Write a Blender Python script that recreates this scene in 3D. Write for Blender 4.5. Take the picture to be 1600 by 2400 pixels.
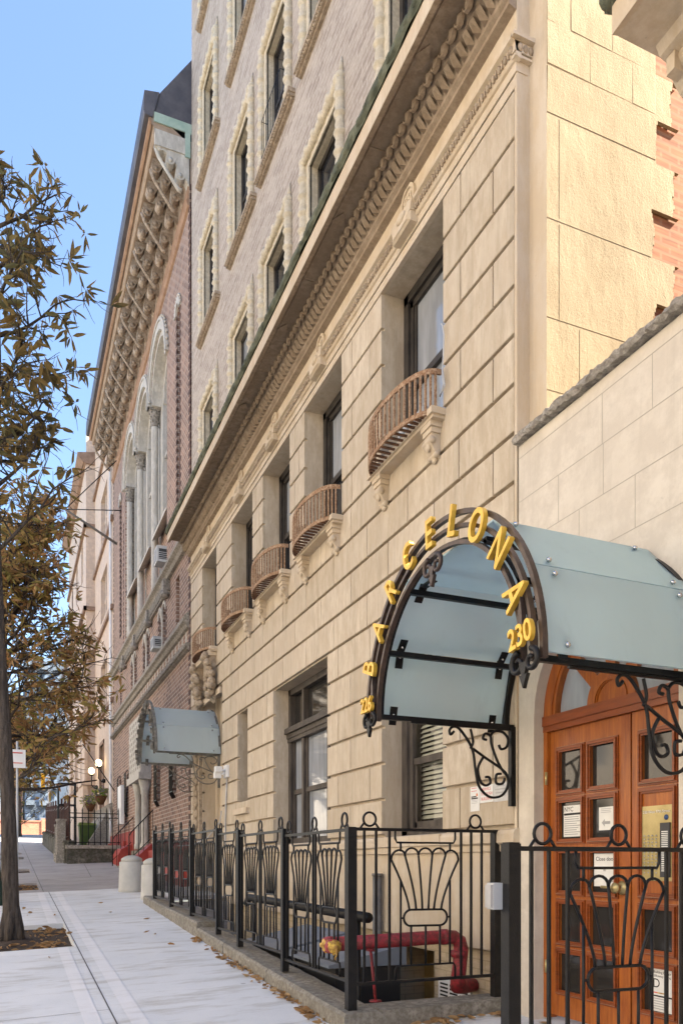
import bpy, math, random
from mathutils import Vector, Matrix
random.seed(7)
pi=math.pi
for o in list(bpy.data.objects): bpy.data.objects.remove(o)
sc=bpy.context.scene
COL=sc.collection
# ------------------------------------------------------------------ helpers
class MB:
    def __init__(s): s.v=[]; s.f=[]; s.sm=[]
    def add(s,vs,fs,smooth=False):
        n=len(s.v); s.v+= [tuple(map(float,p)) for p in vs]
        for f in fs: s.f.append(tuple(i+n for i in f)); s.sm.append(smooth)
    def quad(s,a,b,c,d): s.add([a,b,c,d],[(0,1,2,3)])
    def box(s,x0,x1,y0,y1,z0,z1):
        x0,x1=min(x0,x1),max(x0,x1); y0,y1=min(y0,y1),max(y0,y1); z0,z1=min(z0,z1),max(z0,z1)
        s.add([(x0,y0,z0),(x1,y0,z0),(x1,y1,z0),(x0,y1,z0),(x0,y0,z1),(x1,y0,z1),(x1,y1,z1),(x0,y1,z1)],
              [(0,3,2,1),(4,5,6,7),(0,1,5,4),(1,2,6,5),(2,3,7,6),(3,0,4,7)])
    def cbox(s,x0,x1,y0,y1,z0,z1,c=.006):
        # box with a small chamfer all round its street (-x) face
        s.add([(x1,y0,z0),(x1,y1,z0),(x1,y1,z1),(x1,y0,z1),
               (x0+c,y0,z0),(x0+c,y1,z0),(x0+c,y1,z1),(x0+c,y0,z1),
               (x0,y0+c,z0+c),(x0,y1-c,z0+c),(x0,y1-c,z1-c),(x0,y0+c,z1-c)],
              [(0,1,2,3),(0,4,5,1),(1,5,6,2),(2,6,7,3),(3,7,4,0),
               (4,8,9,5),(5,9,10,6),(6,10,11,7),(7,11,8,4),(8,11,10,9)])
    def prism(s,poly,ax,a,b,smooth=False):
        # poly: 2d points; ax 'x': (y,z) 'y': (x,z) 'z': (x,y)
        def P(p,t): return {'x':(t,p[0],p[1]),'y':(p[0],t,p[1]),'z':(p[0],p[1],t)}[ax]
        n=len(poly)
        s.add([P(p,a) for p in poly],[tuple(range(n))]); s.add([P(p,b) for p in poly],[tuple(range(n-1,-1,-1))])
        vs=[P(p,a) for p in poly]+[P(p,b) for p in poly]
        s.add(vs,[(i,n+i,n+(i+1)%n,(i+1)%n) for i in range(n)],smooth)
    def tube(s,pts,r,n=6,closed=False,flat=None,smooth=True):
        pts=[Vector(p) for p in pts]; m=len(pts)
        rs=r if isinstance(r,(list,tuple)) else [r]*m
        up=None; rings=[]
        for i,p in enumerate(pts):
            if closed: d=pts[(i+1)%m]-pts[i-1]
            else: d=pts[min(i+1,m-1)]-pts[max(i-1,0)]
            if d.length<1e-9: d=Vector((0,0,1))
            d.normalize()
            if up is None:
                up=Vector((0,0,1)) if abs(d.z)<.9 else Vector((1,0,0))
                if flat is not None: up=Vector(flat)
            u=up-d*up.dot(d)
            if u.length<1e-6: u=d.orthogonal()
            u.normalize(); w=d.cross(u); up=u
            rings.append([p+ (u*math.cos(2*pi*(k+.5)/n)+w*math.sin(2*pi*(k+.5)/n))*rs[i] for k in range(n)])
        vs=[q for R in rings for q in R]; fs=[]
        for i in range(m if closed else m-1):
            j=(i+1)%m
            for k in range(n): fs.append((i*n+k,i*n+(k+1)%n,j*n+(k+1)%n,j*n+k))
        if not closed:
            fs.append(tuple(range(n-1,-1,-1))); fs.append(tuple((m-1)*n+k for k in range(n)))
        s.add(vs,fs,smooth and n>4)
    def cyl(s,p,q,r0,r1=None,n=12): s.tube([p,q],[r0,r0 if r1 is None else r1],n)
    def lathe(s,prof,c,n=20,axis='z'):
        # prof: (r,h)
        vs=[];fs=[]
        for r,h in prof:
            for k in range(n):
                a=2*pi*k/n; x,y=r*math.cos(a),r*math.sin(a)
                vs.append({'z':(c[0]+x,c[1]+y,c[2]+h),'x':(c[0]+h,c[1]+x,c[2]+y),'y':(c[0]+x,c[1]+h,c[2]+y)}[axis])
        m=len(prof)
        for i in range(m-1):
            for k in range(n): fs.append((i*n+k,i*n+(k+1)%n,(i+1)*n+(k+1)%n,(i+1)*n+k))
        fs.append(tuple(range(n-1,-1,-1))); fs.append(tuple((m-1)*n+k for k in range(n)))
        s.add(vs,fs,True)
    def ball(s,c,r,n=8,sq=(1,1,1)):
        prof=[(max(1e-3,math.sin(pi*i/n))*1.0,-math.cos(pi*i/n)) for i in range(n+1)]
        vs=[];fs=[];k2=n+2
        for a,h in prof:
            for k in range(k2):
                t=2*pi*k/k2; vs.append((c[0]+r*sq[0]*a*math.cos(t),c[1]+r*sq[1]*a*math.sin(t),c[2]+r*sq[2]*h))
        for i in range(n):
            for k in range(k2): fs.append((i*k2+k,i*k2+(k+1)%k2,(i+1)*k2+(k+1)%k2,(i+1)*k2+k))
        s.add(vs,fs,True)
    def extrude_y(s,prof,y0,y1,cap=True):
        # prof: (x,z) open polyline swept along y
        n=len(prof)
        s.add([(x,y0,z) for x,z in prof]+[(x,y1,z) for x,z in prof],[(i,i+1,n+i+1,n+i) for i in range(n-1)])
        if cap:
            s.add([(x,y0,z) for x,z in prof],[tuple(range(n))]); s.add([(x,y1,z) for x,z in prof],[tuple(range(n-1,-1,-1))])
    def wall_x(s,X,y0,y1,z0,z1,ops=(),d=.25,reveal=True):
        ys=sorted({y0,y1,*[o[0] for o in ops],*[o[1] for o in ops]}); zs=sorted({z0,z1,*[o[2] for o in ops],*[o[3] for o in ops]})
        ys=[y for y in ys if y0<=y<=y1]; zs=[z for z in zs if z0<=z<=z1]
        for a,b in zip(ys,ys[1:]):
            for c,e in zip(zs,zs[1:]):
                m,n=(a+b)/2,(c+e)/2
                if any(o[0]<m<o[1] and o[2]<n<o[3] for o in ops): continue
                s.quad((X,a,c),(X,a,e),(X,b,e),(X,b,c))
        if reveal:
            for o in ops: s.reveal(X,*o[:4],d)
    def reveal(s,X,a,b,c,e,d,top=True):
        s.quad((X,a,c),(X+d,a,c),(X+d,a,e),(X,a,e)); s.quad((X,b,c),(X,b,e),(X+d,b,e),(X+d,b,c))
        s.quad((X,a,c),(X,b,c),(X+d,b,c),(X+d,a,c))
        if top: s.quad((X,a,e),(X+d,a,e),(X+d,b,e),(X,b,e))
    def arch_fill(s,X,a,b,zs,ztop,d,n=12,pointed=False,soffit=True):
        # fills the wall between an arch sprung at zs and the line ztop
        pts=[]
        c=(a+b)/2; r=(b-a)/2
        for i in range(n+1):
            y=a+(b-a)*i/n if pointed else c-r*math.cos(pi*i/n)
            if pointed: t=1-abs(y-c)/r; z=zs+(ztop-.05-zs)*math.sqrt(max(0,1-(1-t)**2))**.9
            else: z=zs+math.sqrt(max(0,r*r-(y-c)**2))
            pts.append((y,min(z,ztop)))
        for p,q in zip(pts,pts[1:]):
            s.quad((X,p[0],p[1]),(X,p[0],ztop),(X,q[0],ztop),(X,q[0],q[1]))
            if soffit: s.add([(X,p[0],p[1]),(X,q[0],q[1]),(X+d,q[0],q[1]),(X+d,p[0],p[1])],[(0,1,2,3)],False)
    def ring(s,X0,X1,c,zs,r0,r1,n=18,a0=0,a1=pi):
        # flat arch band in plane x between radii, X0..X1 thick
        P=[]
        for i in range(n+1):
            a=a0+(a1-a0)*i/n; P.append((math.cos(a),math.sin(a)))
        for (c0,s0),(c1,s1) in zip(P,P[1:]):
            A=lambda X,r,cc,ss:(X,c+r*cc,zs+r*ss)
            s.quad(A(X0,r0,c0,s0),A(X0,r1,c0,s0),A(X0,r1,c1,s1),A(X0,r0,c1,s1))
            s.quad(A(X1,r0,c0,s0),A(X1,r0,c1,s1),A(X1,r1,c1,s1),A(X1,r1,c0,s0))
            s.quad(A(X0,r1,c0,s0),A(X1,r1,c0,s0),A(X1,r1,c1,s1),A(X0,r1,c1,s1))
            s.quad(A(X0,r0,c0,s0),A(X0,r0,c1,s1),A(X1,r0,c1,s1),A(X1,r0,c0,s0))
        for (cc,ss) in (P[0],P[-1]):
            s.quad(A(X0,r0,cc,ss),A(X0,r1,cc,ss),A(X1,r1,cc,ss),A(X1,r0,cc,ss))
    def build(s,name,mat,parent=None,loc=(0,0,0),kind=None):
        me=bpy.data.meshes.new(name)
        L=Vector(loc) if parent is None else Vector((0,0,0))
        me.from_pydata([tuple(Vector(p)-L) for p in s.v],[],s.f)
        me.materials.append(mat)
        me.polygons.foreach_set('use_smooth',s.sm)
        me.update()
        o=bpy.data.objects.new(name,me); COL.objects.link(o); o.location=L
        if parent is not None: par(o,parent)
        if kind: o['kind']=kind
        return o
def par(o,p):
    o.parent=p
    q=p; L=Vector(p.location)
    # every ancestor sits at identity except the top-level Empty
    while q.parent is not None:
        q=q.parent
    if p.type=='EMPTY' and p.parent is None: o.matrix_parent_inverse=Matrix.Translation(-Vector(p.location))
    elif p.parent is None: o.matrix_parent_inverse=Matrix.Translation(-Vector(p.location))
    else: o.matrix_parent_inverse=Matrix.Identity(4)
def thing(name,label,cat,loc,group=None):
    o=bpy.data.objects.new(name,None); COL.objects.link(o); o.location=loc; o.empty_display_size=.2
    return tag(o,label,cat,group)
def tag(o,label,cat,group=None):
    o['label']=label; o['category']=cat
    if group: o['group']=group
    return o
def text(name,body,size,mat,parent,loc,rot='street',ext=.004,align='CENTER',roll=0,bold=0,wide=1):
    cu=bpy.data.curves.new(name,'FONT'); cu.body=body; cu.size=size; cu.extrude=ext; cu.align_x=align; cu.align_y='CENTER'; cu.offset=bold
    cu.resolution_u=4
    cu.materials.append(mat)
    tmp=bpy.data.objects.new(name,cu); COL.objects.link(tmp); bpy.context.view_layer.update()
    me=bpy.data.meshes.new_from_object(tmp.evaluated_get(bpy.context.evaluated_depsgraph_get())); bpy.data.objects.remove(tmp)
    if not me.materials: me.materials.append(mat)
    o=bpy.data.objects.new(name,me); COL.objects.link(o)
    R=Matrix(((0,0,-1),(-1,0,0),(0,1,0))).to_4x4() if rot=='street' else rot
    R=R@Matrix.Rotation(roll,4,'Z')
    M=Matrix.Translation(Vector(loc))@R@Matrix.Diagonal((wide,1,1,1))
    if parent is not None:
        par(o,parent); 
    o.matrix_basis=M
    return o
# ------------------------------------------------------------------ materials
MATS={}
def nodes(name):
    m=bpy.data.materials.new(name); m.use_nodes=True; nt=m.node_tree; nt.nodes.clear()
    out=nt.nodes.new('ShaderNodeOutputMaterial'); b=nt.nodes.new('ShaderNodeBsdfPrincipled'); nt.links.new(b.outputs[0],out.inputs[0])
    return m,nt,b,out
def coords(nt,stretch=(1,1,1)):
    g=nt.nodes.new('ShaderNodeNewGeometry'); mp=nt.nodes.new('ShaderNodeMapping'); mp.inputs['Scale'].default_value=stretch
    nt.links.new(g.outputs['Position'],mp.inputs['Vector']); return mp.outputs[0]
def noise(nt,vec,scale,detail=5,rough=.6):
    n=nt.nodes.new('ShaderNodeTexNoise'); n.inputs['Scale'].default_value=scale; n.inputs['Detail'].default_value=detail; n.inputs['Roughness'].default_value=rough
    nt.links.new(vec,n.inputs['Vector']); return n.outputs['Fac']
def ramp(nt,fac,a,b,lo=.35,hi=.65):
    r=nt.nodes.new('ShaderNodeValToRGB'); r.color_ramp.elements[0].position=lo; r.color_ramp.elements[1].position=hi
    r.color_ramp.elements[0].color=(*a,1); r.color_ramp.elements[1].color=(*b,1)
    nt.links.new(fac,r.inputs[0]); return r.outputs[0]
def mixc(nt,f,a,b,mode='MIX'):
    m=nt.nodes.new('ShaderNodeMix'); m.data_type='RGBA'; m.blend_type=mode
    if isinstance(f,float): m.inputs[0].default_value=f
    else: nt.links.new(f,m.inputs[0])
    for i,c in ((6,a),(7,b)):
        if isinstance(c,tuple): m.inputs[i].default_value=(*c,1)
        else: nt.links.new(c,m.inputs[i])
    return m.outputs[2]
def bump(nt,b,h,strength,dist=.01):
    n=nt.nodes.new('ShaderNodeBump'); n.inputs['Strength'].default_value=strength; n.inputs['Distance'].default_value=dist
    nt.links.new(h,n.inputs['Height']); nt.links.new(n.outputs[0],b.inputs['Normal'])
def M(name,c,c2=None,sc_=2.,rough=.8,bmp=0,bs=60,metal=0,stretch=(1,1,1),spec=.3,dist=.01,fine=0,finec=None,lo=.35,hi=.65,streak=0,island=0):
    m,nt,b,out=nodes(name); b.inputs['Roughness'].default_value=rough; b.inputs['Metallic'].default_value=metal; b.inputs['Specular IOR Level'].default_value=spec
    v=coords(nt,stretch)
    if c2:
        col=ramp(nt,noise(nt,v,sc_),c,c2,lo,hi)
        if fine:
            f=ramp(nt,noise(nt,v,fine,6,.75),(0,0,0),(1,1,1),.42,.6)
            col=mixc(nt,f,finec or tuple(x*.75 for x in c),col)
        if streak:
            f=ramp(nt,noise(nt,coords(nt,(2.2,2.2,.16)),2.6,6,.7),(0,0,0),(1,1,1),.5,.78)
            col=mixc(nt,mixc(nt,streak,(0,0,0),f),col,tuple(x*.62*k for x,k in zip(c,(1,.97,.92))))
            f=ramp(nt,noise(nt,coords(nt),26,3,.8),(0,0,0),(1,1,1),.66,.74)
            col=mixc(nt,mixc(nt,streak*.8,(0,0,0),f),col,tuple(x*.55 for x in c))
        if island:
            gi=nt.nodes.new('ShaderNodeNewGeometry'); col=mixc(nt,1.0,col,ramp(nt,gi.outputs['Random Per Island'],(1-island,1-island*1.1,1-island*1.3),(1,1,1),0,1),'MULTIPLY')
        nt.links.new(col,b.inputs['Base Color'])
    else: b.inputs['Base Color'].default_value=(*c,1)
    if bmp: bump(nt,b,noise(nt,coords(nt),bs,6,.7),bmp,dist)
    MATS[name]=m; return m
def brick(name,c1,c2,mortar,bw=.21,bh=.072,ms=.009,rough=.85,dark=None,tone=None,ov=(.35,.55)):
    m,nt,b,out=nodes(name); b.inputs['Roughness'].default_value=rough; b.inputs['Specular IOR Level'].default_value=.2
    g=nt.nodes.new('ShaderNodeNewGeometry'); sx=nt.nodes.new('ShaderNodeSeparateXYZ'); nt.links.new(g.outputs['Position'],sx.inputs[0])
    ad=nt.nodes.new('ShaderNodeMath'); nt.links.new(sx.outputs[0],ad.inputs[0]); nt.links.new(sx.outputs[1],ad.inputs[1])
    cb=nt.nodes.new('ShaderNodeCombineXYZ'); nt.links.new(ad.outputs[0],cb.inputs[0]); nt.links.new(sx.outputs[2],cb.inputs[1])
    t=nt.nodes.new('ShaderNodeTexBrick'); nt.links.new(cb.outputs[0],t.inputs['Vector'])
    t.inputs['Scale'].default_value=1; t.inputs['Brick Width'].default_value=bw; t.inputs['Row Height'].default_value=bh; t.inputs['Mortar Size'].default_value=ms
    t.inputs['Mortar Smooth'].default_value=.3; t.inputs['Bias'].default_value=0
    t.inputs['Color1'].default_value=(*c1,1); t.inputs['Color2'].default_value=(*c2,1); t.inputs['Mortar'].default_value=(*mortar,1)
    col=t.outputs['Color']
    n=noise(nt,coords(nt),1.1,4)
    col=mixc(nt,ov[0],col,ramp(nt,n,tuple(x*.7 for x in c1),tuple(min(1,x*1.35) for x in c2)),'MIX')
    n2=noise(nt,coords(nt,(1,5,14)),3.,3)
    col=mixc(nt,ov[1],col,ramp(nt,n2,dark or tuple(x*.55 for x in c1),tone or tuple(min(1,x*1.25) for x in c2),.35,.7),'MIX')
    nt.links.new(col,b.inputs['Base Color'])
    bump(nt,b,t.outputs['Fac'],-.6,.006)
    MATS[name]=m; return m
def glassm(name,c,rough=.05,spec=.8,c2=None):
    m,nt,b,out=nodes(name); b.inputs['Roughness'].default_value=rough; b.inputs['Specular IOR Level'].default_value=spec
    if c2: nt.links.new(ramp(nt,noise(nt,coords(nt,(1,3,.6)),1.6,3),c,c2),b.inputs['Base Color'])
    else: b.inputs['Base Color'].default_value=(*c,1)
    bump(nt,b,noise(nt,coords(nt),1.3,2),.04,.05)
    return m
STONE=M('painted_stone',(.535,.46,.36),(.63,.55,.435),1.3,.75,.12,90,stretch=(1,1,.35),fine=9,finec=(.505,.42,.315),streak=.65,island=.13)
SOFF=M('shaded_dirty_cornice_stone',(.30,.235,.17),(.40,.325,.245),1.6,.8,.2,50,stretch=(1,1,.5),fine=12,finec=(.26,.2,.14))  # underside dirt plus soffit shade darkened into the colour
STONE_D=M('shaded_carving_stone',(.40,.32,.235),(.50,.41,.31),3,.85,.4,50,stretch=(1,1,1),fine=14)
CREAM=M('cream_terracotta',(.58,.52,.40),(.68,.61,.48),3,.6,.25,40,fine=16,finec=(.5,.44,.33))
SMOOTH=M('smooth_plaster',(.55,.465,.36),(.635,.55,.435),1.0,.75,.15,40,stretch=(1,1,.4),fine=5,finec=(.54,.44,.315),streak=.5)
LOWW=M('scored_plaster',(.60,.54,.455),(.67,.61,.52),.9,.75,.15,50,fine=4,finec=(.57,.51,.43),streak=.4)
MOSS=M('mossy_copper',(.06,.07,.05),(.16,.17,.12),6,.9,.8,30)
BRK=brick('blended_brick',(.25,.205,.175),(.48,.425,.37),(.52,.47,.41),.27,.095,.012,dark=(.24,.195,.165),tone=(.55,.49,.43),ov=(.1,.38))
BRK2=brick('red_brown_brick',(.105,.062,.050),(.36,.225,.165),(.50,.45,.40),.24,.10,.014,dark=(.15,.095,.08),tone=(.40,.28,.22),ov=(.15,.25))
BRKR=brick('rough_orange_brick',(.17,.055,.025),(.32,.115,.045),(.27,.19,.115),.20,.072,.016,dark=(.10,.04,.025),tone=(.34,.14,.06))
BRKP=brick('painted_cream_brick',(.46,.37,.25),(.54,.44,.31),(.16,.12,.08),.22,.085,.007,dark=(.42,.34,.22),tone=(.57,.47,.34))
DKBRK=M('dark_burnt_brick',(.06,.035,.032),(.14,.085,.07),8,.8,.3,40)
LTSTONE=M('pale_limestone',(.50,.48,.44),(.62,.60,.55),4,.75,.2,40,stretch=(1,1,.3),fine=10,finec=(.42,.40,.36))
GRSTONE=M('weathered_limestone',(.30,.275,.24),(.44,.41,.36),5,.85,.4,40,fine=18,finec=(.2,.18,.155))
BRSTONE=M('brown_terracotta',(.26,.155,.095),(.36,.23,.15),5,.8,.4,40)
ROOFM=M('slate_grey_roof',(.075,.075,.09),(.12,.115,.13),3,.55,.2,30)
COPPER=M('green_copper',(.30,.42,.36),(.42,.53,.46),4,.7,.2,30)
BLACK=M('black_iron',(.0045,.0045,.005),(.009,.0085,.009),20,.42,.25,120,spec=.32)
DKWIN=M('dark_bronze_frame',(.03,.027,.024),(.055,.048,.042),6,.5,.1,60)
BROWNF=M('weathered_brown_paint',(.05,.042,.036),(.10,.085,.072),9,.6,.3,60,stretch=(1,1,.3))
RUST=M('rusty_iron',(.34,.225,.135),(.52,.385,.265),14,.8,.4,90,fine=40,finec=(.24,.13,.07))
BRONZE=M('brown_bronze',(.04,.028,.023),(.085,.058,.047),12,.4,.1,90,metal=.3,spec=.5)
GOLD=M('gold_paint',(.66,.39,.04),(.80,.51,.08),18,.38,.15,60,spec=.5,metal=.25)
STEEL=M('steel_stud',(.6,.6,.6),None,1,.25,metal=1)
WOODL=[(.43,.135,.018),(.19,.045,.008)]
def woodm(name,a,b_,vert=True):
    m,nt,b,out=nodes(name); b.inputs['Roughness'].default_value=.36; b.inputs['Specular IOR Level'].default_value=.45
    v=coords(nt,(9,9,.7) if vert else (.8,.8,9))
    col=ramp(nt,noise(nt,v,3.6,8,.75),b_,a,.36,.62)
    wr=ramp(nt,noise(nt,coords(nt,(14,14,3)),4,5,.7),(0,0,0),(1,1,1),.62,.72); col=mixc(nt,mixc(nt,.35,(0,0,0),wr),col,(.12,.035,.012))
    col=mixc(nt,ramp(nt,noise(nt,coords(nt),1.3,3),(0,0,0),(1,1,1),.3,.7),col,mixc(nt,.5,col,(.30,.072,.02)))
    nt.links.new(col,b.inputs['Base Color']); bump(nt,b,noise(nt,v,12,4),.12,.003)
    return m
WOOD=woodm('varnished_wood',*WOODL); WOODH=woodm('varnished_wood_rail',(.25,.062,.012),(.12,.028,.007),False)
REDPIPE=M('red_paint',(.30,.02,.03),(.42,.045,.06),7,.5,.3,50,spec=.4,fine=26,finec=(.16,.03,.03),lo=.3,hi=.7)
REDBASE=M('dull_red_paint',(.27,.035,.03),(.34,.06,.045),4,.6,.2,40)
YELLOW=M('chipped_yellow_paint',(.62,.40,.06),(.72,.50,.10),20,.5,.3,60,fine=30,finec=(.3,.16,.05))
WHITE=M('white_enamel',(.72,.72,.72),(.78,.78,.77),5,.5)
PAPER=M('paper',(.66,.66,.63),(.74,.74,.71),6,.7)
INK=M('black_ink',(.03,.03,.03),None,1,.7); INKR=M('red_ink',(.6,.12,.10),None,1,.7); INKG=M('grey_ink',(.34,.34,.34),None,1,.7)
GREYPL=M('grey_plastic',(.42,.43,.44),(.48,.49,.5),5,.5)
SILVER=M('silver_plate',(.42,.42,.43),(.50,.50,.50),8,.4,metal=.4)
BRASS=M('aged_brass',(.36,.29,.13),(.48,.39,.19),10,.35,.1,80,metal=.6)
GLASSD=glassm('dark_pane',(.028,.026,.024),.06,.6)
GLASSB=glassm('curtain_and_sky_pane',(.24,.26,.29),.04,.7,(.36,.39,.43))  # pale tint covers curtains and painted-in sky reflection
GLASSN=glassm('night_pane',(.02,.023,.03),.03,.9)
def clearglass():
    m,nt,b,out=nodes('clear_pane'); nt.nodes.remove(b)
    t=nt.nodes.new('ShaderNodeBsdfTransparent'); t.inputs[0].default_value=(.93,.96,.95,1); g=nt.nodes.new('ShaderNodeBsdfGlossy'); g.inputs['Roughness'].default_value=.03
    f=nt.nodes.new('ShaderNodeFresnel'); f.inputs[0].default_value=1.5; mx=nt.nodes.new('ShaderNodeMixShader')
    nt.links.new(f.outputs[0],mx.inputs[0]); nt.links.new(t.outputs[0],mx.inputs[1]); nt.links.new(g.outputs[0],mx.inputs[2]); nt.links.new(mx.outputs[0],out.inputs[0]); return m
CLEAR=clearglass()
def frost(name,c,sheen=.3):
    m,nt,b,out=nodes(name); nt.nodes.remove(b)
    d=nt.nodes.new('ShaderNodeBsdfDiffuse'); tl=nt.nodes.new('ShaderNodeBsdfTranslucent'); g=nt.nodes.new('ShaderNodeBsdfGlossy')
    col=ramp(nt,noise(nt,coords(nt,(1,1,.4)),1.6,4),tuple(x*.95 for x in c),c)
    st=ramp(nt,noise(nt,coords(nt,(3,3,.25)),2.2,5,.7),(0,0,0),(1,1,1),.58,.75); col=mixc(nt,mixc(nt,.22,(0,0,0),st),col,tuple(x*.7 for x in c))
    for n in (d,tl): nt.links.new(col,n.inputs[0])
    g.inputs['Roughness'].default_value=.18; g.inputs[0].default_value=(.72,.95,1,1)
    a=nt.nodes.new('ShaderNodeMixShader'); a.inputs[0].default_value=.76; nt.links.new(d.outputs[0],a.inputs[1]); nt.links.new(tl.outputs[0],a.inputs[2])
    f=nt.nodes.new('ShaderNodeFresnel'); f.inputs[0].default_value=1.5; ad=nt.nodes.new('ShaderNodeMath'); nt.links.new(f.outputs[0],ad.inputs[0]); ad.inputs[1].default_value=sheen; ad.use_clamp=True
    mx=nt.nodes.new('ShaderNodeMixShader'); nt.links.new(ad.outputs[0],mx.inputs[0]); nt.links.new(a.outputs[0],mx.inputs[1]); nt.links.new(g.outputs[0],mx.inputs[2]); nt.links.new(mx.outputs[0],out.inputs[0]); return m
FROST=frost('frosted_glass',(.90,.985,1.0),.1); FROST2=frost('dusty_frosted_glass',(.93,.97,.99),.1)
def leafm(name,cols):
    m,nt,b,out=nodes(name); nt.nodes.remove(b)
    oi=nt.nodes.new('ShaderNodeNewGeometry')
    r=nt.nodes.new('ShaderNodeValToRGB'); el=r.color_ramp.elements
    el[0].color=(*cols[0],1); el[1].color=(*cols[-1],1)
    for i,c in enumerate(cols[1:-1]): e=el.new((i+1)/(len(cols)-1)); e.color=(*c,1)
    nt.links.new(oi.outputs['Random Per Island'],r.inputs[0])
    d=nt.nodes.new('ShaderNodeBsdfPrincipled'); d.inputs['Roughness'].default_value=.6; d.inputs['Specular IOR Level'].default_value=.25; t=nt.nodes.new('ShaderNodeBsdfTranslucent'); mx=nt.nodes.new('ShaderNodeMixShader'); mx.inputs[0].default_value=.42
    nt.links.new(r.outputs[0],d.inputs['Base Color']); nt.links.new(r.outputs[0],t.inputs[0]); nt.links.new(d.outputs[0],mx.inputs[1]); nt.links.new(t.outputs[0],mx.inputs[2]); nt.links.new(mx.outputs[0],out.inputs[0]); return m
LEAF1=leafm('dark_autumn_leaf',[(.13,.10,.045),(.22,.15,.055),(.29,.20,.07),(.16,.15,.065),(.11,.10,.05),(.34,.22,.07)])
LEAF2=leafm('brown_autumn_leaf',[(.25,.14,.06),(.42,.24,.11),(.52,.33,.15),(.30,.25,.08),(.46,.28,.13),(.25,.24,.07),(.40,.32,.10),(.34,.17,.075)])
LEAF3=leafm('yellow_green_leaf',[(.22,.16,.03),(.16,.16,.04),(.28,.18,.03),(.20,.12,.04)])
LITTER=leafm('fallen_leaf',[(.30,.17,.075),(.42,.27,.13),(.22,.12,.055),(.48,.33,.17)])
PLANT=leafm('basket_leaf',[(.10,.22,.03),(.25,.30,.04),(.16,.12,.30),(.40,.34,.05)])
BARK=M('bark',(.045,.036,.03),(.11,.09,.075),5,.95,1.,22,stretch=(6,6,.8),dist=.03)
def concrete(name,a,b_,stain,sst=(1.6,.55,1)):
    m,nt,b,out=nodes(name); b.inputs['Roughness'].default_value=.85; b.inputs['Specular IOR Level'].default_value=.25
    v=coords(nt)
    col=ramp(nt,noise(nt,v,.9,4),a,b_)
    st=ramp(nt,noise(nt,coords(nt,(.7,2.4,1)),2.1,5,.65),(0,0,0),(1,1,1),.5,.7)
    col=mixc(nt,mixc(nt,.35,st,(0,0,0)),col,stain)
    vo=nt.nodes.new('ShaderNodeTexVoronoi'); vo.inputs['Scale'].default_value=1.7; nt.links.new(v,vo.inputs['Vector']); gm=ramp(nt,vo.outputs['Distance'],(1,1,1),(0,0,0),.035,.05)
    col=mixc(nt,mixc(nt,.45,gm,(0,0,0)),col,tuple(x*.45 for x in stain))
    sp=ramp(nt,noise(nt,v,60,3),(0,0,0),(1,1,1),.3,.42)
    col=mixc(nt,sp,mixc(nt,.25,col,stain),col)
    nt.links.new(col,b.inputs['Base Color']); bump(nt,b,noise(nt,v,70,6,.7),.25,.004); return m
CONC=concrete('new_concrete',(.575,.585,.59),(.655,.66,.66),(.37,.345,.30))
CONCO=concrete('old_concrete',(.30,.285,.28),(.38,.36,.35),(.20,.19,.18))
ASPH=M('asphalt',(.045,.045,.047),(.065,.065,.066),3,.9,.5,120)
KERBM=M('grey_kerb_stone',(.20,.185,.155),(.32,.30,.26),4,.85,.4,50,fine=22,finec=(.15,.135,.11))
BOLL=M('cast_concrete',(.40,.39,.36),(.50,.485,.445),3,.85,.2,60)
RUBBLE=M('dark_rubble_stone',(.075,.07,.06),(.19,.175,.15),3,.9,.8,14,fine=9,finec=(.06,.06,.045),dist=.03)
SOIL=M('soil',(.05,.035,.025),(.085,.06,.045),9,1,1,40,dist=.03)
CHURCH=M('pinkish_stucco',(.59,.465,.36),(.67,.54,.43),1.5,.8,.2,40,fine=6,finec=(.53,.425,.35))
CHURCHD=M('brown_sandstone_trim',(.23,.15,.105),(.32,.22,.16),4,.8,.3,30)

def merge(a,b):
    # fold mesh object b into a, keeping b's material as a further slot (surface pattern stays inside its part)
    import bmesh
    k=len(a.data.materials)
    for mt in b.data.materials: a.data.materials.append(mt)
    bm=bmesh.new(); bm.from_mesh(a.data); n=len(bm.faces); bm.from_mesh(b.data); bm.faces.ensure_lookup_table()
    for f in bm.faces[n:]: f.material_index+=k
    bm.to_mesh(a.data); bm.free(); bpy.data.objects.remove(b); return a
SUN_E=5.0; SKY_E=.085; EXPO=2.38; H_A=16
# ------------------------------------------------------------------ constants (metres; z=0 is the camera height)
D=3.76                                # street plane of the house fronts
YA,YB=5.31,17.68                      # near and far end of the limestone house
ZJ=lambda i:.30+.398*i                # rustication joints
def gz(x,y): return -1.26+.055*(min(y,80)-5.4)+.04*(min(max(x,-1.2),3.8)-2.3)
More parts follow.
